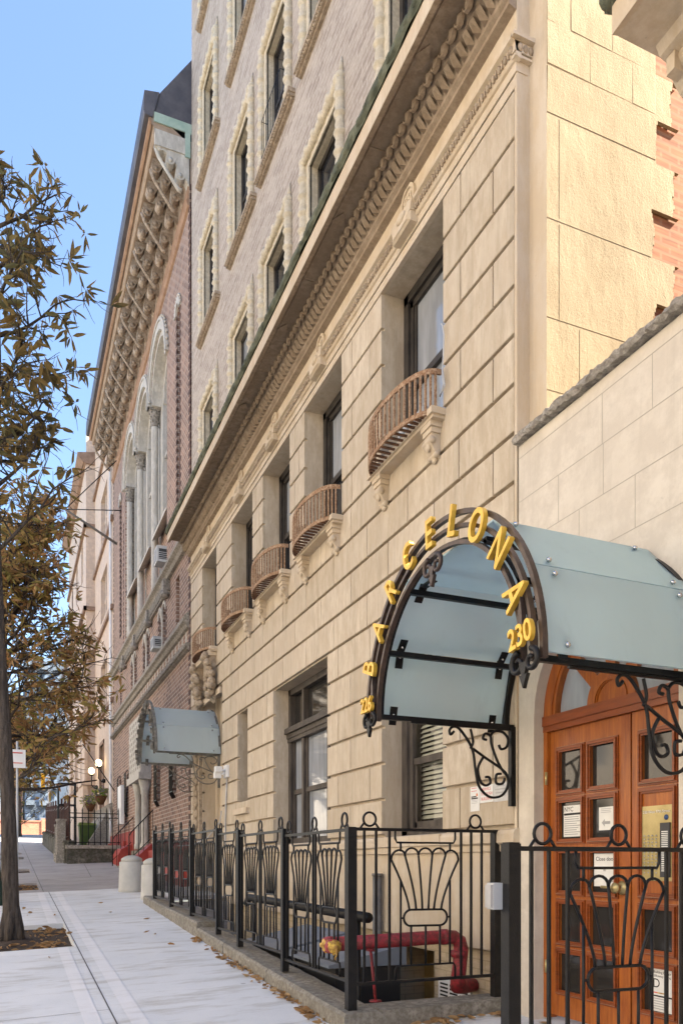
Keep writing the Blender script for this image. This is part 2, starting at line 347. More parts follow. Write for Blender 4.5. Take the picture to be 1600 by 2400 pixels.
# ------------------------------------------------------------------ camera, sun, sky
F_=1850.; TH=math.atan((800-22)/F_)
cam=bpy.data.cameras.new('camera'); co=bpy.data.objects.new('camera',cam); COL.objects.link(co); sc.camera=co
cam.sensor_fit='HORIZONTAL'; cam.sensor_width=36; cam.lens=36*F_/1600; cam.shift_y=(2024-1200)/1600; cam.clip_start=.05; cam.clip_end=3000
co.location=(0,0,0); co.rotation_euler=(pi/2,0,-TH)
sdir=Vector((.62,-.32,.715)).normalized()      # sun stands behind the house row, so the fronts and the pavement lie in open shade
EL=math.asin(sdir.z)
su=bpy.data.lights.new('sun','SUN'); su.energy=SUN_E; su.angle=math.radians(.5); su.color=(1,.87,.69)
so=bpy.data.objects.new('sun',su); COL.objects.link(so); so.rotation_euler=sdir.to_track_quat('Z','Y').to_euler()
w=bpy.data.worlds.new('World'); sc.world=w; w.use_nodes=True; nt=w.node_tree
sky=nt.nodes.new('ShaderNodeTexSky'); sky.sky_type='NISHITA'; sky.sun_disc=False; sky.sun_elevation=EL; sky.sun_rotation=math.atan2(sdir.x,sdir.y)
sky.air_density=1.0; sky.dust_density=1.0; sky.ozone_density=2.5; sky.altitude=0
bg=nt.nodes['Background']; nt.links.new(sky.outputs[0],bg.inputs[0]); bg.inputs[1].default_value=SKY_E
sc.view_settings.view_transform='Standard'; sc.view_settings.look='None'; sc.view_settings.exposure=EXPO; sc.view_settings.gamma=1
sc.cycles.max_bounces=8; sc.cycles.transparent_max_bounces=12; sc.cycles.use_denoising=True
# ------------------------------------------------------------------ ground
def sheet(name,mat,xs,ys,zf,kind='structure'):
    m=MB(); n=len(xs)
    m.add([(x,y,zf(x,y)) for y in ys for x in xs],[(j*n+i,j*n+i+1,(j+1)*n+i+1,(j+1)*n+i) for j in range(len(ys)-1) for i in range(n-1)])
    return m.build(name,mat,kind=kind)
fr=lambda a,b,n:[a+(b-a)*i/n for i in range(n+1)]
PITS=[(-.75,.76,10.45,12.75),(-.75,.62,18.8,20.8),(-.75,.57,24.6,26.3),(-.75,.52,32.5,34.2),(-.75,.5,36.6,38.2)]
sheet('street_ground',ASPH,[-400,-60,-15,-10,-9.2],[-60,0,40,80,400],lambda x,y:gz(-1.2,y)-.16)
sheet('road',ASPH,[-9.2,-5,-1.32],[-60]+fr(0,80,20)+[400],lambda x,y:gz(-1.2,y)-.15)
sheet('avenue',CONCO,[-1.32,20,60],[51.5,60,70,80,400],lambda x,y:gz(-1.2,y)-.004)
# sidewalk with holes for the tree pits: new concrete first, older flags behind
def walk(name,mat,y0,y1,dz=0,x1=6.0):
    m=MB(); ys=sorted({y0,y1,*[v for p in PITS for v in p[2:] if y0<v<y1]})
    for a,b in zip(ys,ys[1:]):
        c=(a+b)/2; hole=[p for p in PITS if p[2]<c<p[3]]
        spans=[(-1.2,x1)] if not hole else [(-1.2,hole[0][0]),(hole[0][1],x1)]
        if 5.69<c<14.3 : pass
        for u,v in spans:
            cuts=sorted({u,v,*[q for q in (2.3,3.8) if u<q<v]})
            for s,t in zip(cuts,cuts[1:]):
                n=max(1,int((b-a)/2))
                for i in range(n):
                    p,q=a+(b-a)*i/n,a+(b-a)*(i+1)/n
                    m.quad((s,p,gz(s,p)+dz),(t,p,gz(t,p)+dz),(t,q,gz(t,q)+dz),(s,q,gz(s,q)+dz))
        for h in hole:
            for X in (h[0],h[1]): m.quad((X,a,gz(X,a)),(X,b,gz(X,b)),(X,b,gz(X,b)-.15),(X,a,gz(X,a)-.15))
            for Y in (h[2],h[3]):
                if a-.01<Y<b+.01: m.quad((h[0],Y,gz(h[0],Y)),(h[1],Y,gz(h[1],Y)),(h[1],Y,gz(h[1],Y)-.15),(h[0],Y,gz(h[0],Y)-.15))
    m.quad((-1.2,y0,gz(-1.2,y0)),(-1.2,y1,gz(-1.2,y1)),(-1.2,y1,gz(-1.2,y1)-.16),(-1.2,y0,gz(-1.2,y0)-.16))
    return m.build(name,mat,kind='structure')
walk('sidewalk',CONC,-12,5.40,x1=6)
walk('sidewalk',CONC,5.40,14.95,x1=2.45); walk('sidewalk',CONC,14.95,18.15,x1=3.9)
walk('sidewalk',CONCO,18.15,51.5,x1=3.9)
m=MB(); m.box(-1.32,-1.2,-12,51.5,-5,-4.9)
# granite street kerb as one long sloping bar
m=MB(); m.add([(x,y,gz(-1.2,y)+dz) for y in (-12,51.5) for x,dz in ((-1.32,-.3),(-1.202,-.3),(-1.202,.003),(-1.32,.003))],[(0,1,2,3),(7,6,5,4),(0,4,5,1),(1,5,6,2),(2,6,7,3),(3,7,4,0)])
m.build('kerb',KERBM,kind='structure')
# dark expansion joints and tooled borders as thin sheets 4 mm above the concrete
m=MB()
def strip(m,x0,y0,x1,y1,wd,dz=.004):
    dx,dy=x1-x0,y1-y0; L=math.hypot(dx,dy); nx,ny=-dy/L*wd/2,dx/L*wd/2; n=max(1,int(L/1.5))
    for i in range(n):
        a,b=i/n,(i+1)/n; P=[(x0+dx*a+nx,y0+dy*a+ny),(x0+dx*a-nx,y0+dy*a-ny),(x0+dx*b-nx,y0+dy*b-ny),(x0+dx*b+nx,y0+dy*b+ny)]
        m.quad(*[(px,py,gz(px,py)+dz) for px,py in P])
JX=.78
strip(m,JX,-3,JX,18.1,.012)
for y in (2.2,6.9,14.9): strip(m,-1.15,y,JX,y,.008)
for y in (1.0,): strip(m,JX,y,2.28,y,.008)
strip(m,3.1,4.95,3.76,4.95,.008); strip(m,3.1,-1,3.1,5.38,.01)
m.build('pavement_joint',M('joint_dark',(.13,.12,.115),None,1,.9),kind='structure')
m=MB()
strip(m,JX+.17,-3,JX+.17,18.0,.13,.005); strip(m,JX-.17,-3,JX-.17,10.4,.13,.005); strip(m,JX-.17,12.8,JX-.17,18.0,.13,.005)
m.build('tooled_margin',CONC2 if 'CONC2' in globals() else concrete('tooled_concrete',(.64,.64,.64),(.71,.70,.70),(.5,.48,.45)),kind='structure')
m=MB()
strip(m,.68,21.7,2.6,21.9,.02); strip(m,.68,18.25,.68,50,.015); strip(m,2.0,21.9,2.3,27.5,.015)
for y in (24.2,26.4,29,32,35,38,42,46): strip(m,-1.1,y,2.2 if y<28 else 1.6,y,.012)
m.build('flagstone_joint',MATS['joint_dark'],kind='structure')
for i,p in enumerate(PITS):
    m=MB(); nx,ny=10,14
    vs=[]
    for j in range(ny+1):
        for k in range(nx+1):
            x=p[0]+(p[1]-p[0])*k/nx; y=p[2]+(p[3]-p[2])*j/ny
            vs.append((x,y,gz(x,y)-.07+.05*math.exp(-((x)**2+(y-(p[2]+p[3])/2)**2)/.15)+random.uniform(-.012,.012)))
    m.add(vs,[(j*(nx+1)+k,j*(nx+1)+k+1,(j+1)*(nx+1)+k+1,(j+1)*(nx+1)+k) for j in range(ny) for k in range(nx)],True)
    m.build('soil',SOIL,kind='structure')
# ------------------------------------------------------------------ LIMESTONE APARTMENT HOUSE
APT=thing('apartment_house','tall apartment house with cream rusticated stone base under pinkish brick upper floors','building',(D,11.5,-1.2))
W2=[(6.48,7.82),(8.94,10.27),(10.89,12.22),(12.80,14.15),(15.30,16.55)]          # second-floor openings
CW=[(a+b)/2 for a,b in W2]
G1=(6.49,7.81,.28,ZJ(6)); G2=(9.41,11.67,.28,ZJ(6)); G3=(13.09,13.74,.96,ZJ(6)); DR=(14.85,16.50,-1.0,ZJ(8))
OPS=[(a,b,4.28,ZJ(15)) for a,b in W2]+[G1,G2,G3,DR]
m=MB(); m.wall_x(D+.045,YA,YB,.10,ZJ(15),OPS,.27)
# rusticated blocks, course by course
for i in range(15):
    z0,z1=ZJ(i),ZJ(i+1); g=.020
    blk=[o for o in OPS if o[2]<z0+.2 and o[3]>z0+.2]
    ed=[YA+.03]; 
    for o in sorted(blk): ed+= [o[0],o[1]]
    ed.append(YB)
    for a,b in zip(ed[::2],ed[1::2]):
        L=b-a
        if L<.1: continue
        if L<1.5:
            k=.31 if L>.7 else .22
            cuts=[a,a+k,b] if i%2 else [a,b-k,b]
            if L>1.25: cuts=[a,a+k,b-k,b] if i%2 else [a,(a+b)/2-.12,b]
        else:
            cuts=[a]; y=a+(.31 if i%2 else .86)
            while y<b-.28: cuts.append(y); y+=.93 if L<5 else 1.0
            cuts.append(b)
        for p,q in zip(cuts,cuts[1:]):
            ga=0 if p==a and p!=YA+.03 else .009; gb=0 if q==b else .009
            m.cbox(D,D+.045,p+ga,q-gb,z0+g,z1-g*.75,.005)
m.box(D+.002,D+.05,YB-.003,YB,.1,7)
m.build('rusticated_wall',STONE,APT)
m=MB()   # plain lintel course, frieze and lower plaster base
m.box(D-.002,D+.3,YA,YB,ZJ(15)+.002,6.36); m.box(D-.012,D+.1,YA-.012,YB,6.372,6.47)
m.box(D,D+.3,YA,YB,6.60,6.93)
m.build('frieze',SMOOTH,APT)
m=MB(); bw=[(G1[0]-.02,G1[1]+.02)]
for a,b in ((YA-.04,14.80),(16.55,YB)): m.extrude_y([(D+.02,.285),(D-.045,.27),(D-.06,.24),(D-.06,.17),(D-.03,.15),(D-.03,.10),(D+.02,.09)],a,b)
m.build('water_table',SMOOTH,APT)
m=MB(); m.wall_x(D-.012,YA-.03,14.83,-.74,.10,[],.2); m.wall_x(D-.012,16.52,YB,-1.3,.10,[],.2)
m.box(D-.012,D+.05,YA-.032,YA-.03,-1.3,.1); m.wall_x(D-.012,14.2,14.83,-1.3,-.74,[])
m.quad((D-.012,YA-.03,-.74),(D+.1,YA-.03,-.74),(D+.1,14.2,-.74),(D-.012,14.2,-.74)); m.quad((D-.012,YA-.031,-1.35),(D-.012,YA-.031,.1),(D+.12,YA-.031,.1),(D+.12,YA-.031,-1.35))
m.wall_x(D-.012,YA-.03,5.55,-1.35,-.74,[])
m.build('plaster_base',SMOOTH,APT)
m=MB(); m.wall_x(D+.06,5.55,14.2,-2.6,-.7,[(6.75,7.75,-2.2,-.86)],.5); m.build('cellar_wall',BRKP,APT)
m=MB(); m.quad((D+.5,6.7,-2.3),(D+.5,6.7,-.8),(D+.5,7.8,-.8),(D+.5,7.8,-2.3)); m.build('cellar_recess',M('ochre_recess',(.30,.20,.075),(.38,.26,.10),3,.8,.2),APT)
m=MB(); m.box(D+.03,D+.06,6.05,6.62,-1.32,-1.10); v=m.build('vent_grille',WHITE,APT)
m=MB()
for a in range(3):
    for k in range(5): m.box(D+.027,D+.0295,6.09+a*.175,6.09+a*.175+.14,-1.295+k*.036,-1.278+k*.036)
m.build('vent_slots',INK,v)
m=MB(); m.tube([(D-.08,7.75,-.12),(D-.08,7.75,-1.02),(D-.16,7.72,-1.14),(D-.5,7.5,-1.2)],.05,8); m.lathe([(.06,0),(.06,.03)],(D-.08,7.75,-.14),10); m.build('drainpipe',M('grey_pipe',(.13,.125,.12),(.19,.185,.18),8,.7,.3),APT)
# pilaster end and recessed strip at the near end
m=MB(); m.box(D+.001,D+.12,YA-.006,YA+.03,-1.2,7.2); m.quad((D+.12,YA,-1.3),(D+.12,YA,22),(D+.12,5.08,22),(D+.12,5.08,-1.3))

m.build('pilaster_return',SMOOTH,APT)
# belt course
prof=[(D+.01,6.44),(D-.03,6.455),(D-.045,6.475),(D-.035,6.49),(D-.05,6.56),(D-.085,6.575),(D-.085,6.605),(D+.02,6.62)]
m=MB(); m.extrude_y(prof,YA-.05,YB)
m.box(D-.085,D+.14,YA-.085,YA-.04,6.575,6.605); m.box(D-.05,D+.13,YA-.05,YA-.01,6.49,6.57); m.box(D-.045,D+.125,YA-.045,YA,6.455,6.475)
b=m.build('belt_course',SMOOTH,APT)
m=MB(); y=YA
while y<YB-.05:
    m.ball((D-.05,y,6.527),.034,4,(.6,.7,1)); m.box(D-.058,D-.04,y+.036,y+.05,6.495,6.56); y+=.085
x=D
while x<D+.1: m.ball((x,YA-.05,6.527),.034,4,(.7,.6,1)); x+=.05
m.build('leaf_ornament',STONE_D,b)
for c in CW:
    m=MB(); m.cbox(D-.11,D+.02,c-.19,c+.19,6.40,6.50,.02); m.prism([(c-.2,6.50),(c+.2,6.50),(c+.23,6.60),(c-.23,6.60)],'x',D-.10,D); m.ball((D-.1,c,6.55),.06,6,(.5,1.6,.8)); m.cbox(D-.12,D-.10,c-.15,c+.15,6.42,6.47,.005)
    m.build('keystone',SMOOTH,APT)
    m=MB(); m.ring(D-.03,D,c,6.76,.11,.145,24,0,2*pi); m.lathe([(.11,0),(.1,.012),(.001,.016)],(D-.001,c,6.76),20,'x') if 0 else None
    m.ring(D-.012,D,c,6.76,.0,.11,20,0,2*pi)
    for a in range(3): m.ring(D-.028,D-.012,c+[-.04,.045,0][a],6.76+[.02,.02,-.05][a],.018,.04,10,0,2*pi)
    m.build('medallion',SMOOTH,APT)
# main cornice
m=MB(); XC=3.24
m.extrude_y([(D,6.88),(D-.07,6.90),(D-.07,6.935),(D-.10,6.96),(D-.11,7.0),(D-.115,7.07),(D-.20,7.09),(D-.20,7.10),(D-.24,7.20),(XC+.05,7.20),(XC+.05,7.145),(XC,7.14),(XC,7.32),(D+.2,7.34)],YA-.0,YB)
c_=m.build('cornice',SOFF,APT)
m=MB(); m.box(XC-.004,XC+.02,YA-.004,YB+.01,7.142,7.322); m.build('fascia',SMOOTH,c_)
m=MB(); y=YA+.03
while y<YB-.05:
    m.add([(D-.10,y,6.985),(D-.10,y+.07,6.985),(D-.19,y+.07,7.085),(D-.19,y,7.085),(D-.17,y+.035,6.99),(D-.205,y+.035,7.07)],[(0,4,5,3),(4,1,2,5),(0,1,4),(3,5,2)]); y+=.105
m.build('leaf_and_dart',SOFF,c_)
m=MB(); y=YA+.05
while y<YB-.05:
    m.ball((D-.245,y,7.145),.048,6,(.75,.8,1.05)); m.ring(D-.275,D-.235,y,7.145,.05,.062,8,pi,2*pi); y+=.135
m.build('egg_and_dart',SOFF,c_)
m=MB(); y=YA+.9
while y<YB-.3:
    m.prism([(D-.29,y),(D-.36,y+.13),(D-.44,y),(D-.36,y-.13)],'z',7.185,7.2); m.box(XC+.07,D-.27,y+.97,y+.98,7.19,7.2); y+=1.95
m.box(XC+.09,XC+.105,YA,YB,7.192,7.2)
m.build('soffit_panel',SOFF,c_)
m=MB(); random.seed(3)
pr=[(XC-.02,7.325),(XC-.05,7.36),(XC-.05,7.42),(XC-.02,7.47),(XC+.06,7.50),(D+.15,7.56)]
ys=fr(YA-.02,YB+.03,90)
vs=[];n=len(pr)
for y in ys:
    for x,z in pr: vs.append((x+random.uniform(-.012,.012),y,z+random.uniform(-.012,.012)))
m.add(vs,[(j*n+i,j*n+i+1,(j+1)*n+i+1,(j+1)*n+i) for j in range(len(ys)-1) for i in range(n-1)],False)
m.add([(x,YA-.02,z) for x,z in pr]+[(D+.15,YA-.02,7.3),(XC,YA-.02,7.3)],[tuple(range(n+2))]); m.add([(x,YB+.03,z) for x,z in pr]+[(D+.15,YB+.03,7.3),(XC,YB+.03,7.3)],[tuple(range(n+2))])
y=YA
while y<YB: m.ball((XC-.035,y,7.39),.045,5,(.6,1.2,.9)); y+=.17
m.build('gutter_edge',MOSS,c_)
# upper brick wall and its windows
XB=D+.02; BW=[]; YS0=5.08
ROWS=[(7.75,9.73),(11.13,13.11),(14.51,16.49),(17.9,19.88)]
for c in CW:
    for r in ROWS: BW.append((c-.48,c+.48,r[0],r[1]-.22))
m=MB(); m.wall_x(XB,YA,YB,7.3,22.0,BW,0,False); m.quad((XB,YB,7.3),(XB,YB,22),(XB+.6,YB,22),(XB+.6,YB,7.3)); m.quad((XB,YA,7.3),(XB+.1,YA,7.3),(XB+.1,YA,22),(XB,YA,22))
m.quad((XB,YA,22),(XB+9,YS0,22),(XB+9,YB,22),(XB,YB,22)); m.quad((XB+9,YS0,-2),(XB+9,YS0,22),(XB+9,YB,22),(XB+9,YB,-2)); m.quad((XB+.6,YB,-1),(XB+.6,YB,22),(XB+9,YB,22),(XB+9,YB,-1)); m.quad((D+.02,YB,-1),(D+.02,YB,7.4),(D+.62,YB,7.4),(D+.62,YB,-1))
m.build('brick_wall',BRK,APT)
def rope(m,p,q,r=.048):
    p,q=Vector(p),Vector(q); L=(q-p).length; n=max(2,int(L/.22)); pts=[];rs=[]
    for i in range(n):
        for t,k in ((0,.92),(.1,1.34),(.22,1.34),(.32,.9),(.58,1.08),(.85,.9)):
            pts.append(p+(q-p)*((i+t)/n)); rs.append(r*k)
    pts.append(q); rs.append(r); m.tube(pts,rs,8)
def upwindow(c,z0,z1,seed):
    a,b=c-.48,c+.48; z1=z1-.22
    f=MB(); f.reveal(XB,a,b,z0,z1,.15); f.box(XB-.022,XB+.02,a-.12,a,z0,z1+.1); f.box(XB-.022,XB+.02,b,b+.12,z0,z1+.1); f.box(XB-.022,XB+.02,a,b,z1,z1+.1)
    win=f.build('window',CREAM,APT)
    r=MB(); o=.175; rope(r,(XB-.03,a-o,z0+.02),(XB-.03,a-o,z1+.13),.066); rope(r,(XB-.03,b+o,z0+.02),(XB-.03,b+o,z1+.13),.066); rope(r,(XB-.03,a-o,z1+.15),(XB-.03,b+o,z1+.15),.066)
    r.ball((XB-.03,a-o,z1+.16),.075,6); r.ball((XB-.03,b+o,z1+.16),.075,6); r.cyl((XB-.02,a-o,z1+.2),(XB-.012,a-o,z1+.42),.045,.008,6); r.cyl((XB-.02,b+o,z1+.2),(XB-.012,b+o,z1+.42),.045,.008,6)
    r.build('rope_moulding',CREAM,win)
    s=MB(); s.box(XB-.11,XB+.2,c-.86,c+.86,z0-.055,z0); s.box(XB-.085,XB,c-.84,c+.84,z0-.10,z0-.055); s.box(XB-.05,XB,c-.82,c+.82,z0-.125,z0-.10)
    y=c-.82
    while y<c+.82: s.ball((XB-.088,y,z0-.078),.02,3); y+=.055
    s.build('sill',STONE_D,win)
    g=MB(); X=XB+.11
    for u,v,p,q in ((a,a+.07,z0,z1),(b-.07,b,z0,z1),(a,b,z0,z0+.07),(a,b,z1-.07,z1)): g.box(X,X+.06,u,v,p,q)
    g.box(X+.012,X+.055,a+.07,b-.07,(z0+z1)/2-.03,(z0+z1)/2+.03); g.build('frame',DKWIN,win)
    g=MB(); k=MB(); zm=(z0+z1)/2
    g.quad((X+.03,a+.06,zm),(X+.03,a+.06,z1-.06),(X+.03,b-.06,z1-.06),(X+.03,b-.06,zm)); 
    g.build('pane',GLASSN if seed%3 else GLASSB,win)
    k.quad((X+.045,a+.06,z0+.06),(X+.045,a+.06,zm),(X+.045,b-.06,zm),(X+.045,b-.06,z0+.06)); k.build('pane',GLASSB if seed%4 else GLASSN,win)  # most lower sashes take the tint that paints in reflected sky
    return win
i=0
for ci,c in enumerate(CW):
    for ri,r in enumerate(ROWS): 
        upwindow(c,*r,[1,3,2,1,4,5,3][(ci*2+ri)%7]); i+=1
# window guard on the third column, second brick floor
c=CW[2]; z0=11.13; m=MB()
for k in range(9): y=c-.46+k*.115; m.tube([(XB-.02,y,z0+.02),(XB-.10,y,z0+.04),(XB-.10,y,z0+.62)],.005,4)
for zz in (.04,.62): m.tube([(XB,c-.46,z0+zz),(XB-.10,c-.46,z0+zz),(XB-.10,c+.46,z0+zz),(XB,c+.46,z0+zz)],.006,4)
m.build('window_guard',BLACK,APT)
# second-floor windows with iron balconies
def swindow(k,a,b):
    z0,z1=4.28,ZJ(15); X=D+.30
    f=MB()
    for u,v,p,q,dx in ((a,a+.10,z0,z1,0),(b-.10,b,z0,z1,0),(a,b,z1-.10,z1,0),(a,b,z0,z0+.08,0)): f.box(X-.02,X+.09,u,v,p,q)
    for u,v,p,q in ((a+.10,a+.16,z0,z1),(b-.16,b-.10,z0,z1),(a+.1,b-.1,z1-.17,z1-.1)): f.box(X+.012,X+.085,u,v,p,q)
    zm=5.24; f.box(X+.022,X+.08,a+.16,b-.16,zm-.035,zm+.035); f.box(X+.03,X+.07,a+.16,a+.2,zm,z1-.17); f.box(X+.03,X+.07,b-.2,b-.16,zm,z1-.17)
    win=f.build('window',DKWIN,APT)
    g=MB(); g.quad((X+.05,a+.15,zm),(X+.05,a+.15,z1-.16),(X+.05,b-.15,z1-.16),(X+.05,b-.15,zm)); g.build('pane',GLASSB,win)
    g=MB(); g.quad((X+.07,a+.15,z0),(X+.07,a+.15,zm),(X+.07,b-.15,zm),(X+.07,b-.15,z0)); g.build('pane',GLASSB if k==0 else GLASSN,win)
def balcony(k,c):
    xo=3.62; hw=.72
    m=MB(); m.box(xo-.01,D+.3,c-hw,c+hw,4.20,4.262); m.box(xo+.015,D+.02,c-hw+.02,c+hw-.02,4.17,4.2)
    led=m.build('balcony_ledge',SMOOTH,APT)
    if k<4:
        for s in (-1,1):
            y=c+s*(hw-.17); b=MB()
            b.box(xo+.02,D,y-.10,y+.10,4.12,4.17); b.box(xo+.035,D,y-.085,y+.085,4.07,4.12)
            b.prism([(xo+.05,4.07),(xo+.03,4.02),(xo+.035,3.97),(xo+.06,3.94),(xo+.085,3.90),(D-.02,3.86),(D,3.84),(D,4.07)],'y',y-.07,y+.07)
            b.cyl((xo+.055,y-.08,4.0),(xo+.055,y+.08,4.0),.035,n=10); b.cyl((D-.03,y-.075,3.88),(D-.03,y+.075,3.88),.028,n=8); b.ball((xo+.05,y,3.96),.04,6,(.6,1,1.2)); b.ball((D-.02,y,3.86),.045,6,(.6,1,1))
            b.build('bracket',SMOOTH,led)
    # bowed railing
    rl=MB(); n=23; P=[]
    hw2=.67; dp=.28
    for i in range(n+1):
        a=pi*i/n; P.append((D-.02-dp*math.sin(a)**.8,c-hw2*math.cos(a)))
    for z,h,w_ in ((4.595,.05,.018),(4.215,.045,.018)):
        for (x0,y0),(x1,y1) in zip(P,P[1:]):
            d=Vector((x1-x0,y1-y0)).normalized(); nx,ny=-d.y*w_/2,d.x*w_/2
            rl.add([(x0+nx,y0+ny,z),(x1+nx,y1+ny,z),(x1-nx,y1-ny,z),(x0-nx,y0-ny,z),(x0+nx,y0+ny,z+h),(x1+nx,y1+ny,z+h),(x1-nx,y1-ny,z+h),(x0-nx,y0-ny,z+h)],[(0,3,2,1),(4,5,6,7),(0,1,5,4),(2,3,7,6),(1,2,6,5),(3,0,4,7)])
    for x,y in P[1:-1]: rl.box(x-.009,x+.009,y-.011,y+.011,4.23,4.61)
    rl.build('railing',RUST,led)
    fl=MB()
    for i in range(1,n):
        x,y=P[i]; fl.box(x,D-.1,y-.012,y+.012,4.205,4.222)
    fl.build('grate_floor',M('dark_rust',(.10,.055,.035),(.17,.09,.055),14,.8,.3),led)
for k,(a,b) in enumerate(W2): swindow(k,a,b); balcony(k,(a+b)/2)
# ground-floor openings
def blindwindow():
    a,b,z0,z1=G1; X=D+.27; f=MB()
    for u,v,p,q in ((a,a+.12,z0,z1),(b-.12,b,z0,z1),(a,b,z0,z0+.1),(a,b,z1-.1,z1)): f.box(X-.02,X+.12,u,v,p,q)
    for u,v,p,q in ((a+.12,a+.19,z0,z1),(b-.19,b-.12,z0,z1)): f.box(X+.015,X+.11,u,v,p,q)
    f.box(X+.03,X+.09,a+.19,b-.19,1.07,1.14); f.box(X+.045,X+.1,a+.19,a+.23,z0,1.1); f.box(X+.045,X+.1,b-.23,b-.19,z0,1.1); f.box(X+.045,X+.1,a+.19,b-.19,z0+.1,z0+.17)
    win=f.build('window',BROWNF,APT)
    g=MB(); g.quad((X+.06,a+.18,z0+.1),(X+.06,a+.18,z1-.1),(X+.06,b-.18,z1-.1),(X+.06,b-.18,z0+.1)); g.build('pane',CLEAR,win)
    s=MB(); z=z0+.2
    while z<z1-.12: s.add([(X+.115,a+.17,z),(X+.115,b-.17,z),(X+.155,b-.17,z+.042),(X+.155,a+.17,z+.042)],[(0,1,2,3)]); z+=.052
    s.build('venetian_blind',M('ivory_blind',(.66,.64,.56),None,1,.5),win)
    s=MB(); s.quad((X+.2,a,z0),(X+.2,a,z1),(X+.2,b,z1),(X+.2,b,z0)); s.build('room_dark',GLASSD,win)
    s=MB(); s.box(D-.07,D+.3,a-.06,b+.06,.17,.272); s.box(D-.05,D,a-.04,b+.04,.10,.17); s.build('sill',SMOOTH,win)
blindwindow()
def bigwindow():
    a,b,z0,z1=G2; X=D+.27; f=MB(); zt=1.98
    for u,v,p,q in ((a,a+.10,z0,z1),(b-.10,b,z0,z1),(a,b,z1-.09,z1),(a,b,z0,z0+.1)): f.box(X-.02,X+.12,u,v,p,q)
    f.box(X-.05,X+.12,a-.02,b+.02,zt-.05,zt+.02); f.box(X-.09,X+.1,a-.02,b+.05,zt+.02,zt+.10); f.box(X-.035,X+.12,a,b,zt-.11,zt-.05)
    for y in (a+.62,b-.62): f.box(X-.01,X+.115,y-.045,y+.045,z0,zt-.11); f.box(X-.008,X+.1,y-.035,y+.035,zt+.1,z1-.09)
    for u,v in ((a+.10,a+.575),(a+.665,b-.665),(b-.575,b-.10)): f.box(X+.025,X+.09,u,v,1.06,1.13); f.box(X+.03,X+.085,u,u+.05,z0,zt); f.box(X+.03,X+.085,v-.05,v,z0,zt)
    win=f.build('window',BROWNF,APT)
    for u,v in ((a+.10,a+.575),(a+.665,b-.665),(b-.575,b-.10)):
        g=MB(); g.quad((X+.055,u,1.1),(X+.055,u,zt-.1),(X+.055,v,zt-.1),(X+.055,v,1.1)); g.build('pane',GLASSB,win)
        g=MB(); g.quad((X+.07,u,z0),(X+.07,u,1.1),(X+.07,v,1.1),(X+.07,v,z0)); g.build('pane',GLASSB,win)
        g=MB(); g.quad((X+.06,u,zt+.1),(X+.06,u,z1-.09),(X+.06,v,z1-.09),(X+.06,v,zt+.1)); g.build('pane',GLASSD,win)
bigwindow()
m=MB(); a,b,z0,z1=G3; m.quad((D+.31,a,z0),(D+.31,a,z1),(D+.31,b,z1),(D+.31,b,z0)); w3=m.build('window',GLASSD,APT)
m=MB(); m.box(D+.24,D+.3,a,a+.06,z0,z1); m.box(D+.24,D+.3,b-.06,b,z0,z1); m.box(D+.25,D+.3,a,b,1.75,1.82); m.build('frame',BROWNF,w3)
m=MB(); m.box(D-.06,D+.3,a-.10,b+.10,z0-.10,z0); m.build('sill',SMOOTH,w3)
# far doorway with carved portal
a,b,z0,z1=DR; Xd=D+.34
m=MB(); m.box(Xd,Xd+.05,a,b,gz(4,15.6),z1); dr=m.build('front_door',M('dark_brown_door',(.07,.028,.018),(.11,.045,.028),6,.5,.1),APT)
m=MB(); m.box(Xd-.06,Xd,b-.12,b,-1,z1); m.box(Xd-.02,Xd,b-.40,b-.12,-1,z1); m.box(Xd-.05,Xd-.02,b-.2,b-.17,-1,z1); m.build('door_surround',SMOOTH,dr)
m=MB(); m.box(D-.07,D+.0,b+.02,b+.62,-.8,3.25); m.box(D-.10,D+.02,b,b+.66,3.25,3.38); random.seed(11)
z=-.7
while z<3.2:
    for s in (-1,1): m.ball((D-.085,b+.32+s*.11,z+random.uniform(-.03,.03)),random.uniform(.06,.1),6,(.55,1,1.1))
    m.ball((D-.10,b+.32,z+.1),.08,6,(.6,1,1.2)); z+=.22
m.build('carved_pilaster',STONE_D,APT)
for yc in (15.45,16.55):
    m=MB(); m.prism([(D,4.17),(D-.24,4.17),(D-.26,4.08),(D-.2,3.98),(D-.16,3.75),(D-.1,3.55),(D-.08,3.3),(D,3.2)],'y',yc-.12,yc+.12)
    m.cyl((D-.2,yc-.13,4.08),(D-.2,yc+.13,4.08),.07,n=10)
    for k in range(26):
        t=random.random(); m.ball((D-.17+.08*t+random.uniform(-.05,.03),yc-.05+random.uniform(-.22,.12),3.3+.75*(1-t)*random.uniform(.6,1)),random.uniform(.045,.085),6)
    m.build('carved_console',STONE_D,APT)
m=MB(); m.box(D-.16,D,15.3,16.75,4.1,4.2); m.box(D-.02,D+.02,14.95,17.0,3.3,3.42); m.build('door_lintel',SMOOTH,APT)
